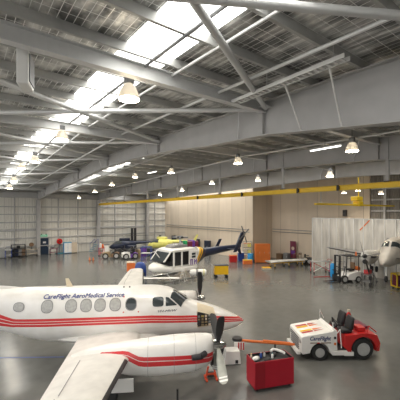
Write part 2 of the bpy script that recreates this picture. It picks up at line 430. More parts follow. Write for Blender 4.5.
for i, y in enumerate(NODES[1:]):
    brace(7.4, y-.1, 0, y-4.45, f'diagonal roof brace leaving the big girder at its {ORD[i+1]} node towards the camera')

# portal frames: each haunched girder with flanges, stiffeners and its column
def portal(X, lab, zb, end=45.0):
    web = MB(); top = MB(); bot = MB()
    ys = sorted(set([-6.0, end] + [y for y, _ in RZ+BZ+BZ1 if -6 < y < end]))
    def strip(mb, x0, x1, f0, f1):
        mb.loft([[Vector((x0, y, f0(y))), Vector((x1, y, f0(y))), Vector((x1, y, f1(y))), Vector((x0, y, f1(y)))] for y in ys])
    strip(web, X-.012, X+.012, zb, lambda y: zt(y)-.01)
    strip(top, X-.15, X+.15, lambda y: zt(y)-.035, lambda y: zt(y)-.01)
    strip(bot, X-.15, X+.15, lambda y: zb(y)-.03, zb)
    r = thing('roof_girder', lab, 'girder', (0, 0, 0)); r['kind'] = 'structure'
    web.build('web_plate', 'steel', r, smooth=False); top.build('top_flange', 'steel', r, smooth=False); bot.build('bottom_flange', 'steel', r, smooth=False)
    for y in NODES:
        MB().box((X-.075, y, (zb(y)+zt(y))/2), (.13, .02, zt(y)-zb(y)-.04)).build('stiffener_plate', 'steel', r, smooth=False)
        MB().tube((X-.02, y+1.2, zb(y+1.2)+.02), (X-.5, y+.65, zt(y+.65)-.02), .022, n=6).build('fly_brace', 'tie', r)
    return r
for X, lab in zip(FR, ('deep grey arched roof girder crossing the picture above the airplane', 'grey roof girder carrying the yellow crane beam', 'dark roof girder beyond the yellow crane beam')):
    portal(X, lab, zb if X < 8 else zb2)
    c = MB(); h = 7.05 if X < 8 else 7.25; yy = 44.6
    c.box((X, yy, h/2), (.02, .5, h)); c.box((X, yy-.25, h/2), (.42, .03, h)); c.box((X, yy+.25, h/2), (.42, .03, h))
    struct(c.build('column', 'steel', smooth=False), 'grey steel column on the end wall ' + {7.5: 'beside the blue door', 15.2: 'at the end of the yellow crane beam', 22.9: 'behind the yellow helicopter hull'}[X], 'column')

# service pipes, cable tray under the roof
def roofpipe(X, y0, y1, r, lab, dz=-.12, name='roof_pipe', m='tie'):
    pts = [Vector((X, y, zt(y)+dz)) for y in [y0] + [q for q in (0, 13.3) if y0 < q < y1] + [y1]]
    p = MB().path(pts, r).build(name, m); tag(p, lab, 'pipe')
roofpipe(5.6, -2, 40, .042, 'pale service pipe under the roof close to the big girder')
roofpipe(4.1, -2, 40, .03, 'thin pale conduit under the roof beside the skylight strip', -.05)
roofpipe(3.36, 0, 40, .035, 'dark conduit running down the middle of the bright skylight strip', -.02, m='grey')
roofpipe(9.0, 0, 42, .04, 'pale pipe under the roof just beyond the big girder', -.3)
roofpipe(13.2, 0, 42, .04, 'pale pipe under the roof between the two big girders', -.3)
tr = thing('cable_tray', 'perforated silver cable tray hanging above the big girder', 'cable tray', (6.15, 0, 0))
for q in (-1, 1): bx('side_rail', 'white', (q*.11, 4.95, 8.62), (.02, 3.3, .09), tr, 0)
for k in range(22): bx('rung', 'white', (0, 3.4+k*.15, 8.59), (.2, .06, .02), tr, 0)
for yv in (3.6, 5.4): MB().tube((0, yv, 8.6), (0, yv, zt(yv)+PUR), .012, n=6).build('drop_rod', 'galv', tr)
for y in (3.74, 4.9):
    rod = MB().tube((6.22, y, 8.62), (7.38, y+.36, zb(y+.36)), .022, n=8).build('tie_rod', 'white')
    tag(rod, 'slim tie rod from the cable tray to the big girder, ' + ('towards the picture edge' if y < 4 else 'second from the picture edge'), 'rod', 'tie rods of the cable tray')

# overhead crane beam
cb = thing('crane_beam', 'long yellow crane runway beam hung below the second girder', 'crane beam', (15.2, 0, 0))
def czz(y): return 6.72 - max(0, y-8)*.004
CB0, CB1 = 2.0, 44.3
bm_ = MB()
bm_.loft([[Vector((x, y, czz(y)+z)) for x, z in ((-.11, .13), (.11, .13), (.11, .10), (.015, .09), (.015, -.09), (.11, -.10), (.11, -.13), (-.11, -.13), (-.11, -.10), (-.015, -.09), (-.015, .09), (-.11, .10))] for y in (CB0, 8, CB1)])
bm_.build('runway_rail', 'crane', cb, smooth=False)
k = 0
yy = 6.3
while yy < 43:
    MB().box((0, yy, (czz(yy)+.13+zt(yy)-.04)/2), (.13, .13, zt(yy)-czz(yy)-.2)).build('hanger_post', 'steel', cb)
    MB().box((0, yy, czz(yy)+.15), (.26, .22, .05)).build('clamp', 'black', cb)
    yy += 5.8
for yy in (8.6, 11.0, 15.5, 20.6): MB().box((0, yy, czz(yy)), (.25, .12, .28)).build('joint_plate', 'black', cb)
br = thing('bridge_rail', 'thin yellow bridge rail with a chain hoist above the silver screen', 'crane', (0, 9.6, 0))
MB().box((19.4, 0, 5.92), (9.4, .16, .10)).build('rail', 'crane', br, .01)
for xx, zz in ((15.2, 6.6), (22.9, 7.95)): MB().tube((xx, 0, 5.95), (xx, 0, zz), .025, n=8).build('end_hanger', 'steel', br)
ho = MB().box((19.15, 0, 6.0), (.5, .4, .3)).box((19.0, 0, 6.3), (.7, .4, .25)).build('hoist_trolley', 'crane', br, .03)
MB().tube((19.2, 0, 6.4), (19.2, 0, 7.6), .03, n=8).build('chain', 'crane', ho)

# lamps
LAMPS = []
def make_lamp(s=1.0):
    r = thing('high_bay_lamp', 'lamp', 'lamp', (0, 0, 0), 0, 'high bay lamps')
    MB().lathe([(.10*s, 0), (.24*s, -.02*s), (.25*s, -.03*s)], n=20).lathe([(.255*s, -.03*s), (.245*s, -.045*s)], n=20, cap=False).build('lens', 'lens', r)
    MB().lathe([(.25*s, -.02*s), (.245*s, .06*s), (.215*s, .16*s), (.16*s, .28*s), (.11*s, .34*s)], n=24, cap=False).build('reflector', 'bell', r)
    MB().lathe([(.05*s, .56*s), (.125*s, .55*s), (.13*s, .36*s), (.11*s, .33*s)], n=16).build('ballast_housing', 'grey', r)
    return r
rows = [(3.1, [(129, 98), (62, 139), (35, 161.5), (21.5, 168), (14, 181), (9.3, 188)], 'in the row beside the bright skylight strip'),
        (11.4, [(352, 150.5), (238, 163), (171, 172.5), (135, 177), (112, 185), (95, 192), (79, 198)], 'in the row just beyond the big girder'),
        (19.0, [(330, 176), (258, 180.5), (212, 183.5), (182, 190.5), (160, 195)], 'in the row above the yellow crane beam'),
        (27.2, [(381, 193.5), (358, 190.5), (344, 193.0)], 'in the far row above the silver screen')]
proto = make_lamp(); first = True
for X, pts, lab in rows:
    for i, (px, py) in enumerate(pts):
        p, d = on_x(px, X)
        z = min(zat(py, d), zt(p.y)-.45)
        L = f'high bay lamp, {ORD[i]} from the camera {lab}'
        if first: o = proto; o.location = (p.x, p.y, z); o['label'] = L; first = False
        else: o = dup(proto, (p.x, p.y, z), 0, L)
        MB().tube((0, 0, .5), (0, 0, (zt(p.y)+PUR-z)/(.6 if X > 25 else .86 if X > 5 else .95)), .012, n=6).build('suspension_rod', 'grey', o)
        k = .86 if X > 5 else .95
        o.scale = (k, k, k)
        if X > 25: o.scale = (.75, .75, .6)
        LAMPS.append((p.x, p.y, z))
def batten(p, lab):
    t = thing('tube_light', lab, 'lamp', p)
    MB().box((0, 0, .05), (.14, 1.5, .06)).build('housing', 'white', t, .01)
    MB().tube((0, -.72, 0), (0, .72, 0), .03, n=8).build('tube', 'tube', t)
    MB().tube((0, 0, .08), (0, 0, zt(p[1])+PUR-p[2]), .012, n=6).build('suspension_rod', 'grey', t)
p, d = on_x(325, 12.6); batten((p.x, p.y, zat(148.5, d)), 'white tube light beyond the big girder near a round lamp')
p, d = on_x(152, 12.6); batten((p.x, p.y, min(zat(172.5, d), zt(p.y)-.2)), 'small white tube light far along beyond the big girder')
hb = thing('ceiling_unit', 'white box shaped unit hanging from the roof near the skylight', 'heater', W(-3.55, 6.4, 0), ang(-.3, 1))
z0 = zat(88, 6.4)
MB().box((0, 0, z0+.35), (.5, .22, .7)).build('casing', 'white', hb, .03)
MB().box((0, -.12, z0+.35), (.4, .02, .55)).build('front_grille', 'grey', hb)
for s in (-1, 1): MB().tube((s*.2, 0, z0+.7), (s*.2, 0, 9.15), .012, n=6).build('suspension_rod', 'grey', hb)
# ------------------------------------------------------------------ twin turboprop airplane
FUS = [(0, 1.31, 1.23, .04), (.12, 1.40, 1.14, .13), (.35, 1.53, 1.04, .25), (.83, 1.76, .93, .42), (1.5, 1.99, .87, .56), (2.0, 2.13, .85, .63), (2.12, 2.18, .85, .65), (2.4, 2.37, .84, .68),
       (2.7, 2.56, .84, .71), (3.0, 2.67, .83, .73), (3.5, 2.73, .83, .75), (5, 2.75, .83, .76), (7, 2.76, .85, .76), (7.7, 2.76, .96, .72), (8.3, 2.75, 1.13, .66), (9.5, 2.71, 1.48, .52), (11, 2.66, 1.92, .33), (12.4, 2.6, 2.25, .16), (13.2, 2.55, 2.4, .05)]
NEX = 2.35
def smooth_tab(s, k):
    T = FUS
    s = max(T[0][0], min(T[-1][0]-1e-6, s))
    for i in range(len(T)-1):
        if T[i][0] <= s < T[i+1][0]: break
    def slope(j):
        if j <= 0: return (T[1][k]-T[0][k])/(T[1][0]-T[0][0])
        if j >= len(T)-1: return (T[-1][k]-T[-2][k])/(T[-1][0]-T[-2][0])
        a = (T[j][k]-T[j-1][k])/(T[j][0]-T[j-1][0]); b = (T[j+1][k]-T[j][k])/(T[j+1][0]-T[j][0])
        return 0 if a*b <= 0 else 2*a*b/(a+b)
    h = T[i+1][0]-T[i][0]; t = (s-T[i][0])/h
    return (2*t**3-3*t**2+1)*T[i][k] + (t**3-2*t**2+t)*h*slope(i) + (-2*t**3+3*t**2)*T[i+1][k] + (t**3-t**2)*h*slope(i+1)
def fsec(s):
    zt_, zb_, w = (smooth_tab(s, k) for k in (1, 2, 3))
    return (zt_+zb_)/2, (zt_-zb_)/2, w
def fring(s, phi, off=0.0):
    """phi from 0 (top) round to the right side"""
    zc, h, w = fsec(s); c, q = math.cos(phi), math.sin(phi)
    y = (w+off)*math.copysign(abs(q)**(2/NEX), q); z = zc + (h+off)*math.copysign(abs(c)**(2/NEX), c)
    return Vector((-s, -y, z))
def fside(s, z, side, off=0.0):
    """side -1 is the right (camera) side"""
    zc, h, w = fsec(s); t = min(.999, abs(z-zc)/h)
    y = w*(1-t**NEX)**(1/NEX)
    return Vector((-s, side*(y+off), z + off*.3*(z-zc)/h))
STRIPE_MID = [(0, 1.34), (.5, 1.43), (1, 1.5), (2, 1.61), (3.5, 1.69), (8.2, 1.69), (8.7, 1.80), (9.4, 1.98), (13, 2.4)]
STRIPE_HW = [(0, .07), (1, .11), (3, .135), (8.1, .14), (8.5, .19), (8.9, .25), (13, .3)]

def disc_patch(center, ru, rv, place, n=20, rings=3, sq=2.4):
    mb = MB(); vs = [place(center[0], center[1])]; fs = []
    for k in range(1, rings+1):
        for i in range(n):
            a = 2*PI*i/n; c, q = math.cos(a), math.sin(a)
            vs.append(place(center[0]+ru*k/rings*math.copysign(abs(c)**(2/sq), c), center[1]+rv*k/rings*math.copysign(abs(q)**(2/sq), q)))
    for i in range(n): fs.append((0, 1+i, 1+(i+1) % n))
    for k in range(rings-1):
        o = 1+k*n
        for i in range(n): fs.append((o+i, o+n+i, o+n+(i+1) % n, o+(i+1) % n))
    return mb.add(vs, fs)
def ring_patch(center, ru, rv, wid, place, n=24, sq=2.4):
    vs = []; fs = []
    for k in range(2):
        for i in range(n):
            a = 2*PI*i/n; c, q = math.cos(a), math.sin(a); e = wid*k
            vs.append(place(center[0]+(ru+e)*math.copysign(abs(c)**(2/sq), c), center[1]+(rv+e)*math.copysign(abs(q)**(2/sq), q)))
    for i in range(n): fs.append((i, n+i, n+(i+1) % n, (i+1) % n))
    return MB().add(vs, fs)
def quad_patch(c, place, nu=8, nv=6):
    """c = four (u,v) corners"""
    vs = []; fs = []
    for i in range(nu+1):
        for j in range(nv+1):
            a, b = i/nu, j/nv
            u = (c[0][0]*(1-a)+c[1][0]*a)*(1-b) + (c[3][0]*(1-a)+c[2][0]*a)*b
            v = (c[0][1]*(1-a)+c[1][1]*a)*(1-b) + (c[3][1]*(1-a)+c[2][1]*a)*b
            vs.append(place(u, v))
    for i in range(nu):
        for j in range(nv):
            o = i*(nv+1)+j; fs.append((o, o+1, o+nv+2, o+nv+1))
    return MB().add(vs, fs)
def shell(mb, off):
    """give a surface patch real thickness"""
    o = mb
    return o

def airfoil(chord, n=14, th=.15):
    up = []
    for i in range(n+1):
        x = .5*(1-math.cos(PI*i/n)); t = th/.2*(.2969*math.sqrt(x)-.126*x-.3516*x*x+.2843*x**3-.1036*x**4)
        up.append((x, t))
    return [(x*chord, (t+.02*math.sin(PI*x))*chord) for x, t in reversed(up)] + [(x*chord, (-t*.8+.02*math.sin(PI*x))*chord) for x, t in up[1:-1]]
def wing_sec(y, half, ey):
    """LE s, chord, z at span station y (all positive)"""
    LE = interp([(0, 3.85), (ey, 4.0), (half, 4.45)], y); TE = interp([(0, 6.1), (ey, 5.85), (half, 5.3)], y)
    z = 1.08 + max(0, y-.6)*.105
    return LE, TE-LE, z
def nacelle(mb, y, ey, attr=None):
    T = [(1.58, 1.42, .30, .16), (1.62, 1.40, .40, .24), (1.75, 1.36, .47, .34), (2.1, 1.30, .54, .40), (2.7, 1.26, .565, .43), (3.4, 1.22, .55, .43), (4.1, 1.22, .47, .40), (4.6, 1.26, .38, .34), (5.2, 1.30, .24, .24), (5.7, 1.33, .05, .08)]
    ss = [1.58, 1.6, 1.62, 1.68, 1.75, 1.9] + [2.1+.15*i for i in range(25)]
    rings = []; at = []
    n = 48
    for s in ss:
        zc = interp([(t[0], t[1]) for t in T], s); h = interp([(t[0], t[2]) for t in T], s); w = interp([(t[0], t[3]) for t in T], s)
        ring = []
        for i in range(n):
            a = 2*PI*i/n; c, q = math.cos(a), math.sin(a)
            p = Vector((-s, y+w*math.copysign(abs(q)**.9, q), zc+h*math.copysign(abs(c)**.9, c))); ring.append(p)
            kink = interp([(1.5, 1.24), (3.7, 1.25), (4.1, 1.44), (5.3, 1.50), (5.6, 1.50)], s)
            hw = interp([(1.5, .135), (3.7, .135), (4.1, .11), (4.9, .02), (5.6, .02), (5.6, .0001)], s)
            at.append(max(-3, min(3, (p.z-kink)/hw)) if s < 4.9 else 3)
        rings.append(ring)
    mb.loft(rings); return at

def airplane(name, label, loc, rz, ey=2.61, half=8.3, livery=True, lift=0.0, feathered=0.0, spin=60):
    r = thing(name, label, 'airplane', loc, rz)
    L = Vector((0, 0, lift))
    def fin(mb):
        mb.v = [v+L for v in mb.v]; return mb
    ss = [0, .02, .05] + [.1+.1*i for i in range(131)]; n = 96
    rings = []; at = []
    for s in ss:
        ring = []
        for i in range(n):
            p = fring(s, 2*PI*i/n); ring.append(p)
            at.append(max(-4, min(4, (p.z-interp(STRIPE_MID, s))/interp(STRIPE_HW, s))))
        rings.append(ring)
    paint = 'paint' if livery else 'palecream'
    fu = fin(MB().loft(rings)).build('fuselage', paint, r, attr=at)
    sid = lambda off: (lambda s, z: fside(s, z, -1, off)+L)
    sidp = lambda off: (lambda s, z: fside(s, z, 1, off)+L)
    ringp = lambda off: (lambda s, a: fring(s, math.radians(a), off)+L)
    # cabin windows
    if livery:
        for px, ru, rv in WIN:
            for f, sg in ((sid, -1), (sidp, 1)):
                zc = 2.235 if ru > .15 else 2.235
                w = disc_patch((s_at(px), zc), ru, rv, f(.010)).build('cabin_window', 'glass' if px == 131 else 'pane', r)
                ring_patch((s_at(px), zc), ru, rv, .025, f(.013)).build('window_frame', 'grey', w)
        s131 = s_at(131)
        for du, dv in ((-.26, -.26), (.26, -.26), (.26, .24)):
            disc_patch((s131+du, 2.235+dv), .03, .03, sid(.01), n=4, rings=1).build('exit_mark', 'redp', r)
        u0, u1 = s_at(42), s_at(123.5)
        lettering('CareFlight AeroMedical Service', lambda u, v: fside(u0+(u1-u0)*u, 2.44+.165*v, -1, .012)+L, 'text', r, .22, .0018)
        q0, q1 = s_at(158), s_at(177)
        lettering('VH-MVW', lambda u, v: fside(q0+(q1-q0)*u, 1.93+.07*v, -1, .012)+L, 'textg', r, .3, .006)
    # cockpit glazing
    for sg, f in ((-1, sid), (1, sidp)):
        disc_patch((3.27, 2.28), .20, .16, f(.012), sq=4).build('cockpit_window', 'glass', r)
        quad_patch(((3.0, 2.13), (2.58, 2.13), (2.9, 2.40), (3.0, 2.42)), f(.012)).build('cockpit_window', 'glass', r)
        a = [-1*sg*x for x in (4, 62, 46, 4)]
        ws = quad_patch(((2.14, a[0]), (2.44, a[1]), (2.83, a[2]), (2.70, a[3])), ringp(.012)).build('windshield', 'glass', r)
        MB().path([fring(2.14+.3*t/8, math.radians(a[0]+(a[1]-a[0])*t/8), .015)+L for t in range(9)], .018, 6).build('windshield_frame', 'wingw', ws)
        MB().tube(fring(2.2, math.radians(a[0]*4), .03)+L, fring(2.55, math.radians(a[1]*.7), .03)+L, .012, n=6).build('wiper', 'black', ws)
    # nose equipment bay, open; its recess shade is painted as a black patch
    if livery:
        b0, b1 = s_at(197.5), s_at(215.5)
        bay = quad_patch(((b0, 1.30), (b1, 1.32), (b1, 1.76), (b0, 1.84)), sid(.012)).build('equipment_bay', 'black', r)
        random.seed(3)
        for i in range(5):
            for j in range(4):
                s = b0+(b1-b0)*(i+.5)/5; z = 1.36+.105*j
                p = fside(s, z, -1, .02)+L
                MB().box(p, (.06+.04*random.random(), .03, .05+.03*random.random())).build('equipment_unit', random.choice(['gold', 'grey', 'dark', 'tan', 'dark', 'pane', 'olive']), bay)
        quad_patch(((b0-.02, 58), (b1-.04, 66), (b1+.02, 26), (b0-.02, 20)), ringp(.05)).build('bay_door', 'cream', r)
        fr = [fside(b0, 1.30, -1, .02)+L, fside(b1, 1.32, -1, .02)+L, fside(b1, 1.76, -1, .02)+L, fside(b0, 1.84, -1, .02)+L]
        MB().path(fr+[fr[0]], .014, 6).build('bay_frame', 'tan', bay)
    # wings and nacelles
    for sg in (-1, 1):
        rings = []
        ys = [.3, .8, 1.5, ey, ey+1, (ey+half)/2, half-.6, half-.15, half]
        for y in ys:
            le, ch, z = wing_sec(y, half, ey)
            k = 1.0 if y < half-.2 else (.9 if y < half-.05 else .72)
            rings.append([Vector((-(le+(1-k)*ch*.5+x*k), sg*y, z+t*(1 if k == 1 else .5)))+L for x, t in airfoil(ch)])
        wg = MB().loft(rings).build('wing', 'wingw' if livery else 'grey', r)
        # boot along the outer leading edge
        rings = []
        for y in [ey+.55, ey+1.5, (ey+half)/2, half-1.2, half-.25]:
            le, ch, z = wing_sec(y, half, ey); ring = []
            af = airfoil(ch); nose = sorted([q for q in af if q[0] < .10*ch], key=lambda q: q[1])
            pts = [Vector((-(le+x-.010), sg*y, z+t+(.006 if t > .02*ch else -.004))) + L for x, t in nose]
            rings.append(pts)
        m_ = MB(); m_.loft(rings, closed=False); m_.build('leading_edge_boot', 'black', wg)
        # aileron and flap lines
        for f0, f1, fr_ in ((ey+.6, ey+2.6, .72), (ey+2.7, half-.5, .76)):
            pp = []
            for y in (f0, f1):
                le, ch, z = wing_sec(y, half, ey); x = fr_*ch
                t = max(t for q, t in airfoil(ch) if abs(q-x) < .12*ch)
                pp.append(Vector((-(le+x), sg*y, z+t*.92+.004))+L)
            MB().tube(pp[0], pp[1], .008, n=6).build('flap_gap', 'grey', wg)
        nm = MB(); at = nacelle(nm, sg*ey, ey); nc = fin(nm).build('engine_nacelle', 'paintn' if livery else 'wingw', r, attr=at)
        for q in (-1, 1):
            MB().path([Vector((-1.85, sg*ey+q*.37, 1.40))+L, Vector((-2.0, sg*ey+q*.52, 1.38))+L, Vector((-2.25, sg*ey+q*.56, 1.37))+L], .085, 10).build('exhaust_stack', 'dark', nc)
        for sq in (2.12, 2.75, 3.5):
            zc, hh, ww = interp([(1.75, 1.36), (2.1, 1.30), (2.7, 1.26), (3.4, 1.22), (4.1, 1.22)], sq), interp([(1.75, .47), (2.1, .54), (2.7, .565), (3.4, .55), (4.1, .47)], sq), interp([(1.75, .34), (2.1, .40), (2.7, .43), (3.4, .43), (4.1, .40)], sq)
            MB().path([Vector((-sq, sg*ey+(ww+.001)*math.copysign(abs(math.sin(a))**.9, math.sin(a)), zc+(hh+.001)*math.copysign(abs(math.cos(a))**.9, math.cos(a))))+L for a in [2*PI*i/48 for i in range(49)]], .005, 4).build('cowl_seam', 'grey', nc)
        MB().tube(Vector((-1.57, sg*ey, 1.05))+L, Vector((-1.64, sg*ey, 1.05))+L, .17, .19, n=16).build('air_intake', 'black', nc)
        # propeller
        hub = Vector((-1.42, sg*ey, 1.47))+L
        pr = MB().lathe([(.02, 1.16-1.42), (.07, 1.20-1.42), (.12, 1.30-1.42), (.155, 1.42-1.42), (.165, 1.58-1.42)], (0, 0, 0), 20, 'x')
        pr.v = [Vector((-v.x, v.y, v.z))+hub for v in pr.v]
        po = pr.build('propeller', 'chrome' if livery else 'dark', r)
        for kk in range(4):
            th = math.radians(spin+90*kk) if sg < 0 else math.radians(90*kk+2)
            d = Vector((0, -math.cos(th), math.sin(th)))
            tw = Vector((0, math.sin(th), math.cos(th)))
            rings = []
            for q, c, tt, tws in ((.10, .08, .05, 88), (.25, .13, .04, 86), (.5, .22, .03, 82), (.8, .25, .022, 78), (1.05, .245, .016, 75), (1.18, .21, .012, 73), (1.225, .10, .008, 73)):
                aa = math.radians(tws) ; cv = Vector((1, 0, 0))*math.sin(aa)+tw*math.cos(aa); nv_ = cv.cross(d)
                rings.append([hub+d*q+cv*(c*.5*math.cos(u))+nv_*(tt*.5*math.sin(u)) for u in [2*PI*i/12 for i in range(12)]])
            bl = MB().loft(rings).build('blade', 'bladeg' if (livery and sg < 0 and d.z < 0) else 'blade', po)
            if livery and sg < 0 and d.z < 0:
                tipm = MB()
                for q0, q1 in ((1.02, 1.06), (1.11, 1.16)):
                    cv = Vector((1, 0, 0))*math.sin(math.radians(74))+tw*math.cos(math.radians(74)); nn = cv.cross(d)*.013
                    tipm.add([hub+d*q+cv*e*c+nn*f for f in (1, -1) for q, e, c in ((q0, -1, .123), (q0, 1, .123), (q1, 1, .11), (q1, -1, .11))],
                             [(0, 1, 2, 3), (7, 6, 5, 4), (0, 4, 5, 1), (1, 5, 6, 2), (2, 6, 7, 3), (3, 7, 4, 0)])
                tipm.build('tip_marking', 'white', po)
        # main gear
        gz = -lift if lift else 0
        leg = MB().tube(Vector((-4.6, sg*ey, 1.0))+L, (-4.6, sg*ey, .3+lift*.8), .06).build('main_gear_leg', 'white', r)
        for q in (-.17, .17):
            MB().lathe([(.10, -.07), (.20, -.08), (.24, -.05), (.24, .05), (.20, .08), (.10, .07)], (-4.6, sg*ey+q, .24+lift*.8), 20, 'y').build('wheel', 'rubber', leg)
        MB().box(Vector((-4.2, sg*(ey+.42), .62))+L, (.62, .03, .42), rx=-.15*sg).build('gear_door', 'white', r, .01)
    # root fairing
    rings = []
    for s, w, h in ((3.2, .55, .14), (3.7, .78, .22), (4.5, .88, .26), (5.6, .84, .25), (6.5, .6, .18), (7.2, .3, .06)):
        rings.append([Vector((-s, w*math.cos(a), 1.0+h*math.sin(a)))+L for a in [2*PI*i/24 for i in range(24)]])
    MB().loft(rings).build('wing_root_fairing', 'wingw', r)
    # nose gear
    ng = MB().tube(Vector((-.95, 0, 1.0))+L, (-.9, 0, .25+lift*.8), .055).build('nose_gear_leg', 'white', r)
    MB().lathe([(.08, -.06), (.17, -.08), (.22, -.05), (.22, .05), (.17, .08), (.08, .06)], (-.9, 0, .22+lift*.8), 20, 'y').build('wheel', 'rubber', ng)
    # tail
    rings = []
    for t in (0, .5, 1):
        z = 2.6+2.0*t; le = 9.9+1.7*t; ch = 2.9-1.5*t
        rings.append([Vector((-(le+x), yv*.8, z))+L for x, yv in airfoil(ch, 8, .1)])
    MB().loft(rings).build('tail_fin', 'wingw', r)
    rings = []
    for s, h in ((7.9, .0), (8.6, .09), (9.6, .22), (10.6, .42)):
        z = smooth_tab(s, 1)-.03
        rings.append([Vector((-s, -.07, z))+L, Vector((-s, .07, z))+L, Vector((-s, .015, z+h+.01))+L, Vector((-s, -.015, z+h+.01))+L])
    MB().loft(rings).build('dorsal_fin', 'wingw', r)
    for sg in (-1, 1):
        rings = []
        for t in (0, 1):
            le = 11.5+.6*t; ch = 1.5-.6*t
            rings.append([Vector((-(le+x), sg*2.7*t, 4.55+th))+L for x, th in airfoil(ch, 8, .1)])
        MB().loft(rings).build('tailplane', 'wingw', r)
    if livery:
        sA = s_at(64)
        zA = smooth_tab(sA, 1)
        MB().loft([[Vector((-(sA-.11+dx), dy, zA-.02)) for dx, dy in ((0, 0), (.1, .02), (.24, 0), (.1, -.02))], [Vector((-(sA+.06+dx), dy, zA+.30)) for dx, dy in ((0, 0), (.05, .012), (.12, 0), (.05, -.012))]]).build('antenna_blade', 'cream', r)
        for sB in (s_at(122), s_at(128)):
            MB().lathe([(.04, 0), (.03, .05), (.005, .07)], (-sB, -.2, smooth_tab(sB, 1)-.05), 10).build('antenna_stub', 'dark', r)
    return r

M['paint'] = band_mat('paint', (.80, .79, .765), (.60, .03, .035), ((.36, 1.0), (-.28, .24), (-1.0, -.42)))
M['paintn'] = band_mat('paintn', (.80, .79, .765), (.60, .03, .035), ((-1.0, .02), (.16, 1.0)))
HD = (.9945, .105)
NOSE = (1.68, 12.3)
def s_at(px):
    """station behind the nose of the near fuselage side seen at column px"""
    t = (px-200)/FPX; y = .72
    # lat = 1.68 - s*hd0 + .105*y ; dep = 12.3 - s*hd1 - .9945*y
    a = NOSE[0]+HD[1]*y; b = NOSE[1]-HD[0]*y
    return (a - t*b)/(HD[0]-t*HD[1])
WIN = [(18, .165, .13), (47, .175, .19), (71, .175, .19), (86, .175, .19), (100, .175, .19), (115.2, .175, .19), (131, .175, .19)]
airplane('airplane', 'large white twin propeller airplane with three red stripes and CareFlight lettering', W(NOSE[0], NOSE[1], 0), ang(*HD))

# things around the nose
def simple(name, label, cat, parts, loc, rz=0, group=None):
    t = thing(name, label, cat, loc, rz, group)
    for nm, m, mb, bev in parts: mb.build(nm, m, t, bev)
    return t

p0 = W(1.42, 12.05, .60); p1 = W(3.66, 12.22, .36)
tb = thing('tow_bar', 'orange tow bar linking the airplane nose gear to the tug', 'tow bar', (0, 0, 0))
d_ = (p1-p0).normalized()
MB().tube(p0, p1, .05).build('bar', 'orange', tb)
MB().tube(p0+(p1-p0)*.45+Vector((0, 0, .06)), p0+(p1-p0)*.93+Vector((0, 0, .04)), .035).build('brace_bar', 'orange', tb)
MB().lathe([(.09, -.04), (.19, -.05), (.19, .05), (.09, .04)], p0+Vector((0, 0, .05)), 18, 'z').build('head_ring', 'dark', tb)
wp = p0+(p1-p0)*.66
lg = MB().tube(wp, (wp.x, wp.y, .12), .03).build('wheel_leg', 'dark', tb)
wm = MB().lathe([(.04, -.03), (.12, -.04), (.12, .04), (.04, .03)], (0, 0, 0), 16, 'y'); wm.v = [Matrix.Rotation(ang(1, 0), 3, 'Z') @ v + Vector((wp.x, wp.y, .12)) for v in wm.v]
wm.build('wheel', 'rubber', lg)
pl = thing('striped_plate', 'small white plate with red stripes under the tow bar head', 'warning plate', W(1.46, 11.75, 0), ang(1, 0))
MB().box((0, 0, .5), (.36, .03, .30)).build('plate', 'white', pl)
for k in range(3): MB().box((-.02+.09*k, -.018, .5), (.045, .01, .28)).build('stripe', 'redp', pl)
MB().box((0, .04, .20), (.06, .04, .40)).build('stand', 'grey', pl)
eb = thing('equipment_box', 'small white box on the floor in front of the nose gear', 'box', W(1.16, 11.5, 0), ang(1, .1))
MB().prism([(-.34, .02), (.30, .02), (.26, .5), (-.24, .5)], -.2, .2, 'y').build('casing', 'white', eb, .03)
MB().box((.14, -.205, .12), (.1, .02, .12)).build('socket', 'black', eb)
js = thing('floor_stand', 'orange red metal stand on the floor under the propeller', 'stand', W(.36, 10.4, 0), ang(1, .2))
for s in (-1, 1):
    MB().box((s*.14, 0, .2), (.05, .06, .42), ry=s*-.25).build('leg', 'redor', js, .005)
    MB().box((s*.17, 0, .03), (.06, .4, .05)).build('foot', 'redor', js, .005)
MB().box((0, 0, .16), (.3, .05, .06)).build('cross_bar', 'redor', js, .005)
MB().box((0, .05, .12), (.22, .1, .16)).build('block', 'dark', js, .01)
for px, py, q in ((177.5, 389, 'thin black post standing on the floor below the engine'),):
    dd = 8.7; sp_ = thing('stanchion_post', q, 'post', W((px-200)/FPX*dd, dd, 0)); zz = zat(py, dd)
    MB().tube((0, 0, .03), (0, 0, zz), .03).build('post', 'black', sp_); MB().lathe([(.16, 0), (.16, .03), (.03, .05)], n=20).build('base', 'black', sp_)

# red bin on castors
A = G(255, 393.3); B = G(294, 386.6); C_ = G(246.5, 387.5)
u = (B-A); lu = u.length; u.normalize(); rzz = math.atan2(u.y, u.x)
vperp = Vector((-u.y, u.x, 0)); dpt = .62
cart = thing('red_bin', 'red open topped wheeled bin full of bags and bottles', 'bin', A, rzz)
zb0, zt0 = .10, .92
for nm, c, s in (('side_panel', (lu/2, .012, 0), (lu, .024)), ('side_panel', (lu/2, dpt-.012, 0), (lu, .024)), ('end_panel', (.012, dpt/2, 0), (.024, dpt-.05)), ('end_panel', (lu-.012, dpt/2, 0), (.024, dpt-.05))):
    MB().box((c[0], c[1], (zb0+zt0)/2), (s[0], s[1], zt0-zb0)).build(nm, 'red', cart, .006)
MB().box((.17, -.004, (zb0+zt0)/2), (.33, .012, zt0-zb0-.02)).build('front_overlay', 'redd', cart)  # darker red sheet laid over one end of the front side
MB().box((lu/2, dpt/2, zb0+.02), (lu-.03, dpt-.03, .04)).build('bottom', 'red', cart)
MB().box((lu/2, dpt/2, .84), (lu-.05, dpt-.05, .02)).build('inner_tray', 'black', cart)
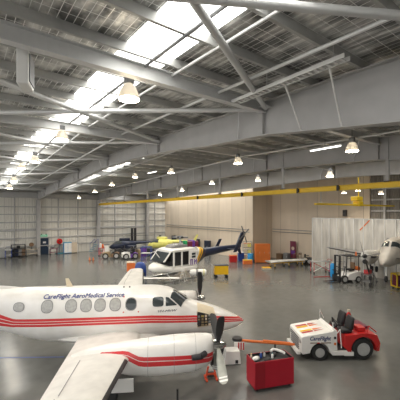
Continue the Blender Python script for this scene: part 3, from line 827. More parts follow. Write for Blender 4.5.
for c, sz in (((lu/2, dpt-.028, .885), (lu-.05, .008, .07)), ((lu-.028, dpt/2, .885), (.008, dpt-.06, .07)), ((lu/2, .028, .885), (lu-.05, .008, .07)), ((.028, dpt/2, .885), (.008, dpt-.06, .07))):
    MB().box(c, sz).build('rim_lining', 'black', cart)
for x in (.12, lu-.12):
    for yv in (.1, dpt-.1):
        cs = MB().box((x, yv, .09), (.06, .05, .05)).build('castor', 'galv', cart)
        MB().lathe([(.02, -.015), (.045, -.02), (.045, .02), (.02, .015)], (x, yv, .045), 14, 'y').build('wheel', 'rubber', cs)
def in_cart(x, yv, z=.85):
    p = A+u*x+vperp*yv; return Vector((p.x, p.y, z))
def bottle(lab, loc, m, cap, s=1.0, name='bottle', rz=0, tilt=0):
    t = thing(name, lab, 'bottle', loc, rz)
    t.rotation_euler = (tilt, 0, rz)
    MB().lathe([(.045*s, 0), (.055*s, .01*s), (.055*s, .15*s), (.03*s, .19*s), (.02*s, .2*s)], n=16).build('body', m, t)
    MB().lathe([(.022*s, .19*s), (.022*s, .23*s)], n=12).build('cap', cap, t)
def bag(lab, loc, m, sx, sy, sz, name='bag'):
    mb = MB(); rings = []
    random.seed(len(lab)*7)
    for k in range(8):
        t = k/7; rr = math.sin(PI*(.12+.8*t))**.6
        rings.append([Vector((sx*rr*math.cos(a)*(1+.12*random.uniform(-1, 1)), sy*rr*math.sin(a)*(1+.12*random.uniform(-1, 1)), sz*t)) for a in [2*PI*i/14 for i in range(14)]])
    o = mb.loft(rings).build(name, m); o.location = loc; tag(o, lab, 'bag'); return o
bag('crumpled white bag at the corner of the red bin', in_cart(.18, .30), 'white', .13, .10, .11)
bag('black rag bundle along the rim of the red bin', in_cart(.50, .16), 'black', .13, .10, .09, 'rag')
bag('dark grey cloth bundle at the outer end of the red bin', in_cart(.86, .45), 'dark', .13, .10, .10, 'cloth')
bottle('blue bottle standing in the red bin', in_cart(.40, .40), 'blue', 'white', .75)
bottle('pale bottle in the middle of the red bin', in_cart(.55, .45), 'pane', 'black', .7)
bottle('white bottle in the red bin beside the dark cloth', in_cart(.74, .28), 'white', 'teal', .7)
bottle('yellow capped tan bottle against the rim of the red bin', in_cart(.10, .48), 'tan', 'yellow', .6)
hd = MB().path([in_cart(.80, .50, .97), in_cart(.92, .56, 1.0), in_cart(1.06, .50, .97), in_cart(1.16, .34, .965), in_cart(1.2, .30, .93)], .04).build('white_hose', 'white'); tag(hd, 'white hose hooked over the outer end of the red bin', 'hose')

# ------------------------------------------------------------------ aircraft tug
def wheel(parent, x, y, z, r, w, side, hub='rim'):
    t = MB().lathe([(r*.58, -w/2), (r*.9, -w/2), (r, -w*.32), (r, w*.32), (r*.9, w/2), (r*.58, w/2), (r*.58, -w/2)], (x, y, z), 28, 'y', cap=False).build('wheel', 'rubber', parent)
    MB().lathe([(.02, side*w*.30), (r*.2, side*w*.42), (r*.45, side*w*.36), (r*.575, side*w*.52), (r*.60, side*w*.52)], (x, y, z), 24, 'y').build('rim', hub, t)
    MB().lathe([(r*.1, side*w*.44), (r*.14, side*w*.5)], (x, y, z), 12, 'y').build('hub', 'dark', t)
    return t
def arch(cx, cz, r, a0=180, a1=0, n=10):
    return [(cx+r*math.cos(math.radians(a0+(a1-a0)*i/n)), cz+r*math.sin(math.radians(a0+(a1-a0)*i/n))) for i in range(n+1)]
tug = thing('aircraft_tug', 'white and red open tow tractor with CareFlight lettering hitched to the orange bar', 'tow tractor', W(5.22, 12.33, 0), ang(-1, -.03))
hw = .68
MB().prism([(1.46, .24), (1.5, .32), (1.5, .86), (1.44, .90), (.40, 1.07), (.32, 1.05), (.32, .25)] + arch(.8, .28, .37), -hw, hw).build('bonnet', 'white', tug, .02)
gr = MB().box((1.505, 0, .56), (.02, 1.0, .5)).build('grille', 'white', tug)
for k in range(6): MB().box((1.52, 0, .36+.08*k), (.02, .9, .035)).build('grille_slat', 'dark', gr)
for s in (-1, 1): MB().lathe([(.08, 0), (.07, .02), (.01, .03)], (1.51, s*.57, .70), 14, 'x').build('headlamp', 'pane', tug)
MB().box((1.58, 0, .28), (.14, 1.25, .12)).build('bumper', 'white', tug, .02)
MB().box((1.70, 0, .34), (.16, .16, .06)).build('hitch', 'dark', tug, .01)
MB().box((-.0, 0, .27), (.70, 1.36, .16)).build('side_sill', 'white', tug, .02)
MB().box((0, 0, .36), (.66, 1.2, .04)).build('floor_pan', 'dark', tug)
MB().prism([(.34, .34), (.34, 1.07), (.24, 1.16), (.16, 1.10), (.14, .36)], -.66, .66).build('dashboard', 'white', tug, .02)
for z, m in ((.62, 'orangec'), (.84, 'dark')): MB().box((.24, .665, z), (.08, .02, .09)).build('side_marker', m, tug)
MB().prism([(-.22, .20), (-.22, .42), (-.12, .46), (-.14, .92), (-.52, .96), (-.95, 1.0), (-1.34, .93), (-1.46, .62), (-1.42, .34), (-1.28, .34)] + arch(-.83, .40, .47, 188, -8) + [(-.35, .20)], -hw, hw).build('rear_body', 'redp', tug, .02)
MB().box((-.28, .0, .24), (.36, 1.37, .14)).build('side_step', 'white', tug, .01)
for s in (-1, 1):
    wheel(tug, .8, s*.56, .29, .29, .20, s); wheel(tug, -.83, s*.54, .40, .40, .26, s)
for yv, lab in ((.30, 0), (-.32, 1)):
    st = MB().box((-.28, yv, 1.0), (.42, .46, .14)).build('seat', 'black', tug, .05)
    MB().prism([(-.44, 1.02), (-.36, 1.05), (-.44, 1.42), (-.52, 1.56), (-.60, 1.50), (-.54, 1.05)], yv-.22, yv+.22).build('seat_back', 'black', st, .05)
MB().path([(.14, .30, 1.05), (.02, .30, 1.22)], .025).build('steering_column', 'dark', tug)
sw = MB(); N = 20
for i in range(N):
    a, b = 2*PI*i/N, 2*PI*(i+1)/N
    P = lambda a: Vector((.0+.10*math.sin(a), .30+.19*math.cos(a), 1.25+.15*math.sin(a)))
    sw.tube(P(a), P(b), .016, n=6)
sw.build('steering_wheel', 'black', tug)
ms = MB().path([(.28, .60, 1.08), (.30, .60, 1.42)], .02).build('mirror_post', 'white', tug); MB().box((.31, .60, 1.50), (.05, .10, .2)).build('mirror', 'black', ms, .02)
MB().path([(.28, -.6, 1.08), (.30, -.6, 1.52), (.14, -.55, 1.18)], .018).build('grab_rail', 'chrome', tug)
MB().path([(.20, .64, .95), (.05, .66, 1.15), (.0, .66, .46)], .018).build('grab_rail', 'white', tug)
ex = MB().lathe([(.07, 1.15), (.08, 1.2), (.08, 1.5), (.03, 1.58)], (-.62, -.02, 0), 14).build('fire_extinguisher', 'redp', tug); MB().box((-.62, -.02, 1.62), (.1, .05, .09)).build('valve', 'tan', ex, .01)
MB().box((-.85, .3, 1.08), (.30, .4, .16)).build('tool_box', 'redp', tug, .03)
MB().box((-1.1, -.2, 1.02), (.4, .7, .1)).build('rear_deck', 'maroon', tug, .02)
MB().path([(-1.0, .62, 1.0), (-1.05, .62, 1.25), (-1.35, .6, 1.02)], .02).build('rear_rail', 'redp', tug)
def bon(x, yv): return Vector((x, yv, .905+(1.44-x)*(1.07-.90)/1.04+.006))
for y0, y1, m in ((-.42, -.30, 'redp'), (-.26, -.12, 'yellow'), (.12, .26, 'yellow'), (.30, .40, 'redp')):
    for xa, xb in ((1.38, .95), (.9, .55)):
        yk = (.06 if xa < .95 else 0)
        MB().add([bon(xa, y0), bon(xa, y1), bon(xb, y1-yk), bon(xb, y0+yk)], [(0, 1, 2, 3)]).build('stripe_decal', m if xa > .94 or m == 'redp' else 'orange', tug, smooth=False)
lettering('CareFlight', lambda u_, v_: Vector((1.18-.78*u_, hw+.006, .715+.19*v_)), 'text', tug, .25, .008)
for xa, xb, m in ((1.18, .92, 'brown'), (.92, .82, 'redp'), (.78, .40, 'brown')):
    MB().box(((xa+xb)/2, hw+.003, .665), (xa-xb, .006, .035)).build('decal_line', m, tug)
# ------------------------------------------------------------------ white helicopter
def oval(s, yc, zc, w, h, n=24, e=2.6):
    out = []
    for i in range(n):
        a = 2*PI*i/n; c, q = math.cos(a), math.sin(a)
        out.append(Vector((-s, yc+w*math.copysign(abs(c)**(2/e), c), zc+h*math.copysign(abs(q)**(2/e), q))))
    return out
def sect(T, e=2.6, n=24): return MB().loft([oval(s, 0, (z0+z1)/2, w, (z1-z0)/2, n, e) for s, z0, z1, w in T])
hel = thing('helicopter', 'white helicopter with open cabin, yellow and purple stripes and dark blue tail boom', 'helicopter', W(-3.95, 25.0, 0), ang(-.74, -.67)); hel.scale = (.82, 1, 1)
sect([(-.05, .92, 1.0, .1), (.05, .80, 1.12, .36), (.3, .70, 1.28, .66), (.8, .62, 1.40, .92), (1.3, .6, 1.25, 1.12), (1.7, .6, 1.08, 1.23)]).build('nose', 'white', hel)
sect([(1.5, .6, 1.12, 1.23), (3, .58, 1.06, 1.3), (4.4, .6, 1.08, 1.28), (4.8, .66, 1.15, 1.2)], 4).build('lower_hull', 'white', hel)
sect([(1.55, 2.22, 2.40, .95), (2.2, 2.20, 2.52, 1.15), (4.3, 2.20, 2.55, 1.2), (4.7, 2.2, 2.5, 1.1)], 4).build('cabin_roof', 'white', hel)
for sg in (-1, 1):
    MB().loft([[Vector((-.75, sg*.96, 1.55)), Vector((-.9, sg*.98, 1.55)), Vector((-.9, sg*.88, 1.55)), Vector((-.75, sg*.86, 1.55))], [Vector((-1.6, sg*.98, 2.35)), Vector((-1.75, sg*1.0, 2.35)), Vector((-1.75, sg*.9, 2.35)), Vector((-1.6, sg*.88, 2.35))]]).build('windscreen_pillar', 'white', hel, .02)
    for s in (1.75, 2.75): MB().box((-s, sg*1.2, 1.65), (.16, .1, 1.25)).build('door_pillar', 'white', hel, .02)
    ap = MB().box((-4.2, sg*1.2, 1.65), (1.1, .1, 1.25)).build('aft_panel', 'white', hel, .03)
    MB().box((-4.25, sg*1.255, 1.88), (.5, .02, .42)).build('window', 'glass', ap, .02)
    MB().box((-4.25, sg*1.262, 1.88), (.5, .02, .05)).build('window_bar', 'white', ap)
    sk = MB().path([(.1, sg*1.25, .32), (-.25, sg*1.25, .12), (-.5, sg*1.25, .06), (-4.6, sg*1.25, .06)], .06).build('skid', 'galv', hel)
    for s in (1.3, 3.9): MB().path([(-s, sg*1.25, .06), (-s, sg*1.1, .4), (-s, sg*.5, .62)], .05).build('skid_leg', 'galv', hel)
MB().box((-.02-.9, 0, 1.95), (.05, .06, 1.15), ry=.8).build('centre_pillar', 'white', hel)
gl = MB().add([(-.85, -.9, 1.56), (-.85, .9, 1.56), (-1.62, .92, 2.3), (-1.62, -.92, 2.3)], [(0, 1, 2, 3)]).build('windscreen', 'glass', hel, smooth=False)
MB().box((-3.2, 0, 1.6), (2.6, 1.3, 1.1)).build('cabin_shade_block', 'dark', hel, .05)  # solid dark block stands in for the shade inside the open cabin
for yv in (-.5, .5):
    MB().box((-2.0, yv, 1.3), (.5, .5, .3)).build('seat', 'dark', hel, .04); MB().box((-2.3, yv, 1.7), (.14, .5, .7)).build('seat_back', 'grey', hel, .04)
MB().box((-1.15, 0, 1.55), (.35, 1.4, .3)).build('instrument_panel', 'black', hel, .05)
for i, (sA, sB, m) in enumerate(((4.6, 4.8, 'white'), (4.8, 5.25, 'yellow'), (5.25, 5.45, 'maroon'), (5.45, 5.75, 'yellow'), (5.75, 6.6, 'navy'))):
    def q(s): k = (s-4.6)/2.0; return (.66+.35*k, 2.52-.30*k, 1.27-.75*k)
    rings = []
    for s in (sA, sB):
        z0, z1, w = q(s); rr = oval(s, 0, (z0+z1)/2, w, (z1-z0)/2, 24, 3)
        rings.append([Vector((p.x - .75*((p.z-1.6)), p.y, p.z)) for p in rr])
    MB().loft(rings).build('stripe_panel', m, hel)
for k, (s, m) in enumerate(((3.85, 'purple'), (4.05, 'purple'), (4.35, 'purple'), (4.6, 'purple'))):
    MB().box((-s, 1.262, 1.33), (.09, .015, .44)).build('letter_mark', m, hel)
MB().box((-3.95, 1.262, 1.53), (.36, .015, .08)).build('letter_mark', 'purple', hel)
MB().box((-4.48, 1.262, 1.38), (.24, .015, .08), ry=.7).build('letter_mark', 'purple', hel)
sect([(2.2, 2.5, 2.56, .5), (2.5, 2.5, 2.75, .65), (3.4, 2.5, 2.85, .7), (4.0, 2.5, 2.8, .7)], 3).build('gearbox_fairing', 'grey', hel)
for s, yv, z, d, m in ((4.4, .4, 2.74, (.7, .5, .5), 'maroon'), (4.4, -.35, 2.75, (.7, .4, .42), 'dark'), (4.9, .3, 2.76, (.5, .6, .6), 'purple'), (3.9, .45, 2.82, (.35, .35, .5), 'green'), (5.5, .2, 2.66, (.5, .6, .6), 'maroon'), (2.7, .4, 2.7, (.5, .3, .25), 'galv'), (3.3, .5, 2.72, (.35, .3, .4), 'rim')):
    MB().box((-s, yv, z), d).build('engine_unit', m, hel, .06)
for yv in (-.35, .35): MB().tube((-4.8, yv, 2.75), (-5.3, yv, 2.85), .15, .18).build('exhaust_pipe', 'dark', hel)
MB().tube((-3.7, 0, 2.7), (-3.7, 0, 3.35), .09).build('rotor_mast', 'galv', hel)
rh = MB().lathe([(.1, 3.22), (.32, 3.26), (.32, 3.40), (.1, 3.48)], (-3.7, 0, 0), 16).build('rotor_head', 'dark', hel)
for a in (45, 135, 225, 315):
    MB().box((-3.7+.46*math.cos(math.radians(a)), .46*math.sin(math.radians(a)), 3.33), (.6, .16, .13), rz=math.radians(a)).build('blade_grip', 'grey', rh, .02)
MB().loft([oval(s, 0, z, r, r*1.1, 20, 2) for s, z, r in ((6.3, 1.70, .50), (7.4, 1.80, .38), (9.6, 1.9, .30), (13.0, 2.0, .20), (13.3, 2.02, .12))]).build('tail_boom', 'navy', hel)
MB().prism([(-12.3, 1.9), (-13.1, 1.85), (-14.3, 3.3), (-14.0, 3.45), (-13.4, 3.4)], -.07, .07).build('tail_fin', 'navy', hel, .02)
MB().prism([(-12.5, 1.9), (-13.2, 1.9), (-13.5, 1.2), (-13.2, 1.15)], -.05, .05).build('ventral_fin', 'navy', hel, .02)
st = MB().box((-10.6, 0, 1.95), (.55, 2.6, .06)).build('stabilizer', 'navy', hel, .02)
for sg in (-1, 1): MB().prism([(-10.2, 1.7), (-10.8, 1.7), (-11.6, 2.75), (-11.1, 2.75)], sg*1.3-.03, sg*1.3+.03).build('end_plate', 'navy', st, .01)
for a in (30, 120): MB().box((-13.8, .17, 3.2), (2.0, .03, .16), ry=math.radians(a)).build('tail_rotor_blade', 'grey', hel, .005)

# ------------------------------------------------------------------ generic workshop builders
def cabinet(name, label, cat, loc, w, d, h, m, rz=0.0, doors=2, mdoor=None, top=None):
    t = thing(name, label, cat, loc, rz)
    MB().box((0, 0, h/2+.03), (w, d, h-.06)).build('body', m, t, .012)
    MB().box((0, .01, .03), (w*.94, d*.9, .06)).build('plinth', 'black', t)
    dw = w/doors
    for i in range(doors):
        x = -w/2+dw*(i+.5)
        dd = MB().box((x, -d/2-.012, h/2+.03), (dw*.94, .024, h*.88)).build('door', mdoor or m, t, .008)
        MB().box((x+dw*.32, -d/2-.035, h*.55), (.025, .03, .16)).build('handle', 'galv', dd)
    if top: MB().box((0, 0, h+.02), (w*1.03, d*1.03, .05)).build('top', top, t, .01)
    return t
def rack(name, label, loc, w, d, h, rz=0.0, levels=3, fill=(), m='galv', cat='shelf'):
    t = thing(name, label, cat, loc, rz)
    for sx in (-1, 1):
        for sy in (-1, 1): MB().box((sx*(w/2-.02), sy*(d/2-.02), h/2), (.05, .05, h)).build('post', m, t)
    for k in range(levels):
        z = .12+(h-.15)*k/(levels-1)
        MB().box((0, 0, z), (w-.02, d-.02, .04)).build('shelf_board', m, t)
    return t
def crate(name, label, cat, loc, d, m, rz=0.0, lid=None):
    t = thing(name, label, cat, loc, rz)
    MB().box((0, 0, d[2]*.46), (d[0], d[1], d[2]*.92)).build('body', m, t, .02)
    MB().box((0, 0, d[2]*.96), (d[0]*1.05, d[1]*1.05, d[2]*.08)).build('lid', lid or m, t, .015)
    for s in (-1, 1): MB().box((s*d[0]*.515, 0, d[2]*.7), (.03, d[1]*.35, .05)).build('handle', 'dark', t)
    return t
def trolley(name, label, loc, w, d, h, m, rz=0.0, mtop='grey', cat='trolley', shelf=True):
    t = thing(name, label, cat, loc, rz)
    for sx in (-1, 1):
        for sy in (-1, 1):
            lg = MB().tube((sx*w*.45, sy*d*.42, .1), (sx*w*.45, sy*d*.42, h), .03, n=8).build('leg', m, t)
            MB().lathe([(.02, -.02), (.07, -.025), (.07, .025), (.02, .02)], (sx*w*.45, sy*d*.42, .07), 12, 'y').build('wheel', 'rubber', lg)
    MB().box((0, 0, h), (w, d, .06)).build('top', mtop, t, .01)
    if shelf: MB().box((0, 0, h*.4), (w*.92, d*.9, .05)).build('shelf', mtop, t, .01)
    MB().path([(w*.5, -d*.4, h), (w*.6, -d*.4, h+.15), (w*.6, d*.4, h+.15), (w*.5, d*.4, h)], .02).build('push_handle', m, t)
    return t
def drum(name, label, cat, loc, r, h, m, cap='dark'):
    t = thing(name, label, cat, loc)
    MB().lathe([(r*.97, 0), (r, .02), (r, h*.32), (r*1.03, h*.34), (r, h*.36), (r, h*.64), (r*1.03, h*.66), (r, h*.68), (r, h-.02), (r*.95, h)], n=20).build('body', m, t)
    MB().lathe([(r*.25, h-.01), (r*.22, h+.06)], n=12).build('cap', cap, t)
    return t
def cylinder_bottle(name, label, loc, r, h, m, neck='dark'):
    t = thing(name, label, 'gas cylinder', loc)
    MB().lathe([(r*.9, 0), (r, .03), (r, h*.75), (r*.75, h*.86), (r*.3, h*.92)], n=18).build('body', m, t)
    MB().lathe([(r*.28, h*.91), (r*.28, h*.97), (r*.35, h)], n=12).build('valve', neck, t)
    return t
def tractor(name, label, loc, rz, L, w, h, m, m2, cat='tow tractor', cab=None):
    t = thing(name, label, cat, loc, rz)
    r = min(.36, h*.32)
    MB().prism([(L*.5, r*.6), (L*.5, h*.62), (L*.05, h*.70), (0, r*.6)], -w/2, w/2).build('bonnet', m, t, .03)
    MB().prism([(0, r*.6), (0, h*.45), (-L*.2, h*.5), (-L*.22, h*.66), (-L*.5, h*.6), (-L*.5, r*.6)], -w/2, w/2).build('rear_body', m2, t, .03)
    st = MB().box((-L*.16, 0, h*.62), (L*.16, w*.7, h*.12)).build('seat', 'black', t, .03)
    MB().box((-L*.25, 0, h*.82), (L*.06, w*.7, h*.34)).build('seat_back', 'black', st, .03)
    MB().tube((L*.06, w*.1, h*.6), (-L*.02, w*.1, h*.85), .02, n=8).build('steering_column', 'dark', t)
    MB().lathe([(.16, 0), (.18, .02), (.16, .04)], (-L*.02, w*.1, h*.85), 16).build('steering_wheel', 'black', t)
    for x in (L*.32, -L*.32):
        for s in (-1, 1): wheel(t, x, s*(w/2-.06), r, r, .18, s)
    for s in (-1, 1): MB().lathe([(.07, 0), (.05, .02)], (L*.5, s*w*.35, h*.5), 12, 'x').build('headlamp', 'pane', t)
    if cab:
        for sx in (.02, -.4):
            for s in (-1, 1): MB().tube((L*sx, s*w*.45, h*.5), (L*sx, s*w*.42, h*1.25), .025, n=8).build('roof_post', cab, t)
        MB().box((-L*.19, 0, h*1.27), (L*.5, w, .06)).build('roof', cab, t, .02)
    return t
def cone(label, loc):
    t = thing('traffic_cone', label, 'cone', loc, 0, 'traffic cones')
    MB().box((0, 0, .02), (.28, .28, .04)).build('base', 'black', t, .01)
    MB().lathe([(.12, .04), (.03, .38), (.02, .40)], n=16).build('cone_body', 'orangec', t)
    MB().lathe([(.085, .17), (.062, .25)], n=16).build('stripe', 'dark', t)

# ---- along the cream end wall
def ey(px, Y=44.0): return on_y(px, Y)
p, d = on_y(44.2, 44.98)
dr = thing('door_1', 'dark blue personnel door in the cream end wall under a green exit sign', 'door', (p.x, 44.97, 0)); dr['kind'] = 'structure'
MB().box((0, 0, 1.05), (1.0, .06, 2.1)).build('door_leaf', 'doorb', dr, .01)
for s in (-1, 1): MB().box((s*.54, 0, 1.07), (.08, .1, 2.14)).build('door_frame', 'steel', dr)
MB().box((0, 0, 2.16), (1.16, .1, .08)).build('door_frame', 'steel', dr)
MB().box((.02, -.04, 1.55), (.36, .02, .22)).build('notice', 'white', dr)
MB().tube((.40, -.05, 1.0), (.40, -.12, 1.0), .03).build('door_handle', 'galv', dr)
es = thing('exit_sign', 'green lit exit sign above the blue door', 'sign', (p.x-.05, 44.94, 2.42))
MB().box((0, 0, 0), (.85, .08, .30)).build('casing', 'exit', es, .01)
lettering('EXIT', lambda u_, v_: Vector((-.26+.52*u_, -.046, -.09+.18*v_)), 'white', es)
for s in (-1, 1): MB().lathe([(.07, 0), (.09, .06), (.02, .10)], (s*.28, 0, .15), 12).build('spot_head', 'dark', es)

p, d = ey(18.5); rk = rack('storage_rack', 'dark metal rack packed with parts bins against the cream end wall', (p.x, 44.2, 0), 1.5, .6, 1.55, levels=4, m='dark')
for i in range(9):
    x = -.56+.37*(i % 4) if i < 8 else 0; z = .16+.44*(i//4)
    c = crate('parts_bin', f'{["black","navy","grey","brown"][i%4]} parts bin on the {["bottom","middle","upper"][i//4]} shelf of the dark rack', 'bin', (p.x+x, 44.2, z), (.34, .44, .34), ['black', 'navy', 'grey', 'brown'][i % 4])
p, d = ey(8); trolley('tool_trolley', 'blue and white tool trolley beside the dark rack on the end wall', (p.x, 43.6, 0), .7, .5, 1.0, 'blue', mtop='white')
crate('tool_box', 'pale blue tool box on top of the blue and white trolley', 'tool box', (p.x, 43.6, 1.03), (.45, .3, .35), 'pane', 0, 'blue')
p, d = ey(2); cabinet('steel_cabinet', 'pale steel cabinet at the picture edge on the cream end wall', 'cabinet', (p.x, 44.2, 0), .8, .5, 1.2, 'pane')
p, d = ey(32); trolley('work_bench', 'grey work bench between the dark rack and the column', (p.x, 44.1, 0), 1.35, .6, .85, 'grey', mtop='tan', cat='bench')
cx_ = thing('pedestal_fan', 'grey pedestal fan standing on the bench by the column', 'fan', (p.x-.05, 44.1, .885))
MB().lathe([(.16, 0), (.14, .03), (.03, .06), (.03, .35)], n=14).build('stand', 'dark', cx_)
MB().lathe([(.05, -.06), (.26, -.05), (.27, 0), (.26, .05), (.05, .06)], (0, 0, .55), 18, 'y').build('guard', 'brown', cx_)
p, d = on_y(59.3, 44.7)
hr = thing('hose_reel', 'red fire hose reel on a blue stand at the cream end wall', 'hose reel', (p.x, 44.6, 0))
MB().box((0, .1, .7), (.1, .08, 1.4)).build('stand_post', 'grey', hr); MB().box((0, 0, .05), (1.0, .6, .1)).build('stand_base', 'teal', hr, .02)
MB().lathe([(.12, -.12), (.34, -.12), (.36, -.08), (.22, -.06), (.22, .06), (.36, .08), (.34, .12), (.12, .12)], (0, 0, 1.62), 24, 'y').build('reel', 'redp', hr)
MB().lathe([(.02, -.14), (.12, -.14)], (0, 0, 1.62), 16, 'y').build('hub', 'white', hr)
p, d = ey(53.5); trolley('utility_cart', 'low maroon and grey cart between the blue door and hose reel', (p.x, 44.0, 0), .9, .5, .75, 'maroon', mtop='maroon')
bag('grey sack lying on the maroon cart', (p.x-.1, 44.0, .785), 'grey', .26, .2, .42, 'sack')
p, d = ey(67.8); cabinet('supply_cabinet', 'light blue cabinet with white doors on the cream end wall', 'cabinet', (p.x, 44.2, 0), .95, .55, 1.45, 'cyan', mdoor='white', top='teal')
p, d = ey(74.2); cabinet('wooden_cabinet', 'tan wooden cabinet beside the light blue cabinet', 'cabinet', (p.x, 44.2, 0), .75, .55, 1.4, 'tan', doors=1)
p, d = ey(77.6); cylinder_bottle('gas_cylinder', 'slim white gas cylinder beside the tan cabinet', (p.x, 44.2, 0), .12, 1.35, 'white')
p, d = ey(93.5, 43.2)
sf = thing('air_stairs', 'folded blue grey access steps in front of the second column', 'steps', (p.x, 43.2, 0), .3)
for s in (-1, 1): MB().tube((-.5, s*.35, .08), (.5, s*.35, 1.15), .035).build('side_rail', 'steel', sf)
for k in range(5): MB().box((-.4+.2*k, 0, .2+.2*k), (.22, .7, .04)).build('step', 'teal', sf)
for s in (-1, 1): MB().path([(-.3, s*.35, .35), (-.3, s*.35, 1.2), (.5, s*.35, 1.8), (.5, s*.35, .04)], .025).build('handrail', 'blue', sf)
cone('small orange traffic cone on the floor, the one closer to the blue door', G(89.7, 260.6)); cone('small orange traffic cone on the floor, the one closer to the olive tractor', G(93.2, 260.6))

# ---- vehicles and helicopters at the far corner
tractor('tow_tractor', 'olive tow tractor parked before the second column', G(111, 258.5), ang(-1, -.25), 1.9, 1.1, 1.15, 'olive', 'brown')
tractor('tow_tractor', 'small white and purple tow tractor near the dark helicopter', G(129.5, 259), ang(-.9, -.5), 1.7, 1.0, 1.2, 'white', 'purple', cab='navy')
tractor('tow_tractor', 'black tow tractor between the olive and the white one', G(121.5, 255.5), ang(-1, -.1), 1.4, 1.0, 1.3, 'dark', 'black')
gp = G(101.5, 256); t = trolley('cylinder_cart', 'red cart with cylinder rack beside the second column', gp, .6, .5, 1.0, 'redp', mtop='redp')
cylinder_bottle('gas_cylinder', 'white gas cylinder standing on the red cart', (gp.x-.12, gp.y, 1.03), .13, .65, 'white', 'redp')
cylinder_bottle('gas_cylinder', 'orange gas cylinder standing on the red cart', (gp.x+.16, gp.y, 1.03), .12, .5, 'orange')
drum('oil_drum', 'olive oil drum beside the white and purple tractor', 'drum', G(138, 257.5), .36, .95, 'olive')
drum('oil_drum', 'black oil drum behind the olive oil drum', 'drum', G(135, 255.5), .34, .9, 'black')
def small_heli(label, loc, rz, m, mt, boom=True, blades=True, nm='helicopter', z=0.0):
    t = thing(nm, label, 'helicopter', loc, rz)
    L = [(-1.9, .75, .85, .1), (-1.6, .6, 1.15, .5), (-1.0, .5, 1.6, .75), (0, .5, 1.75, .8), (.8, .6, 1.7, .65), (1.4, .95, 1.6, .35), (1.6, 1.1, 1.5, .2)]
    mb = MB().loft([oval(s, 0, (a+b)/2+z, w, (b-a)/2) for s, a, b, w in L]); mb.build('hull', m, t)
    sect([(-1.4, 1.1+z, 1.35+z, .52), (-1.0, 1.1+z, 1.62+z, .70), (-.5, 1.1+z, 1.72+z, .79), (-.3, 1.15+z, 1.70+z, .82)]).build('windscreen', 'glass', t)
    if boom:
        MB().loft([oval(s, 0, zz+z, r, r, 14, 2) for s, zz, r in ((1.2, 1.35, .26), (3.6, 1.45, .13), (4.6, 1.5, .1))]).build('tail_boom', mt, t)
        MB().prism([(-4.2, 1.45+z), (-4.6, 1.4+z), (-5.0, 2.3+z), (-4.75, 2.35+z)], -.05, .05).build('tail_fin', mt, t, .01)
    MB().box((-.1, 0, 1.85+z), (1.4, .7, .3)).build('engine_cowling', mt, t, .08)
    MB().tube((0, 0, 1.9+z), (0, 0, 2.3+z), .06).build('rotor_mast', 'galv', t)
    if blades:
        for a in (10, 190): MB().box((2.2*math.cos(math.radians(a)), 2.2*math.sin(math.radians(a)), 2.3+z), (4.2, .2, .035), rz=math.radians(a)).build('rotor_blade', 'dark', t, .005)
    for s in (-1, 1):
        MB().path([(1.5, s*.75, .2), (1.2, s*.75, .05), (-1.2, s*.75, .05)], .04).build('skid', 'grey', t)
        for x in (.7, -.7): MB().path([(x, s*.75, .05), (x, s*.4, .6+z)], .035).build('skid_leg', 'grey', t)
    return t
small_heli('dark blue helicopter parked behind the tow tractors at the end wall', W(-10.2, 42.2, 0), ang(-1, -.25), 'navy', 'navy')
small_heli('bright yellow helicopter hull under repair behind the white helicopter', W(-5.2, 42.5, 0), ang(-1, .05), 'lime', 'lime', blades=False, z=.15)
for px in (132.4, 135.4):
    p, d = on_y(px, 44.2); t = thing('rotor_blade_case', 'tall dark upright case against the end wall, ' + ('closer to' if px < 134 else 'further from') + ' the second column', 'case', (p.x, 44.3, 0))
    MB().box((0, 0, 1.5), (.3, .3, 3.0)).build('body', 'dark', t, .03); MB().box((0, 0, 3.03), (.34, .34, .06)).build('cap', 'black', t)
pl_ = thing('work_platform', 'blue steel work platform in front of the yellow helicopter hull', 'platform', G(146.5, 260), ang(1, 0))
for sx in (-.55, .55):
    for sy in (-.4, .4): MB().tube((sx, sy, 0), (sx, sy, 1.5), .035, n=8).build('leg', 'blue', pl_)
MB().box((0, 0, .8), (1.2, .9, .05)).build('deck', 'steel', pl_); MB().path([(-.55, -.4, 1.5), (.55, -.4, 1.5), (.55, .4, 1.5), (-.55, .4, 1.5), (-.55, -.4, 1.5)], .03).build('guard_rail', 'blue', pl_)
MB().tube((-.55, -.4, 0), (.55, -.4, .8), .03, n=8).build('cross_brace', 'blue', pl_)

for px, py, dd, m, ld, nm, lab in ((143.5, 256, (.8, .6, 1.1), 'purple', 'navy', 'equipment_crate', 'purple crate with dark lid between the oil drums and blue platform'),
                               (150.8, 256.5, (.9, .6, 1.0), 'dark', 'black', 'tool_chest', 'black tool chest behind the blue work platform'),
                               (157, 259.5, (1.0, .7, .9), 'navy', 'grey', 'equipment_crate', 'navy crate with grey lid below the yellow helicopter hull'),
                               (106.5, 254.2, (.7, .6, 1.3), 'white', 'grey', 'equipment_box', 'white upright box behind the olive tractor')):
    crate(nm, lab, 'crate', G(px, py), dd, m, ang(1, .1), ld)
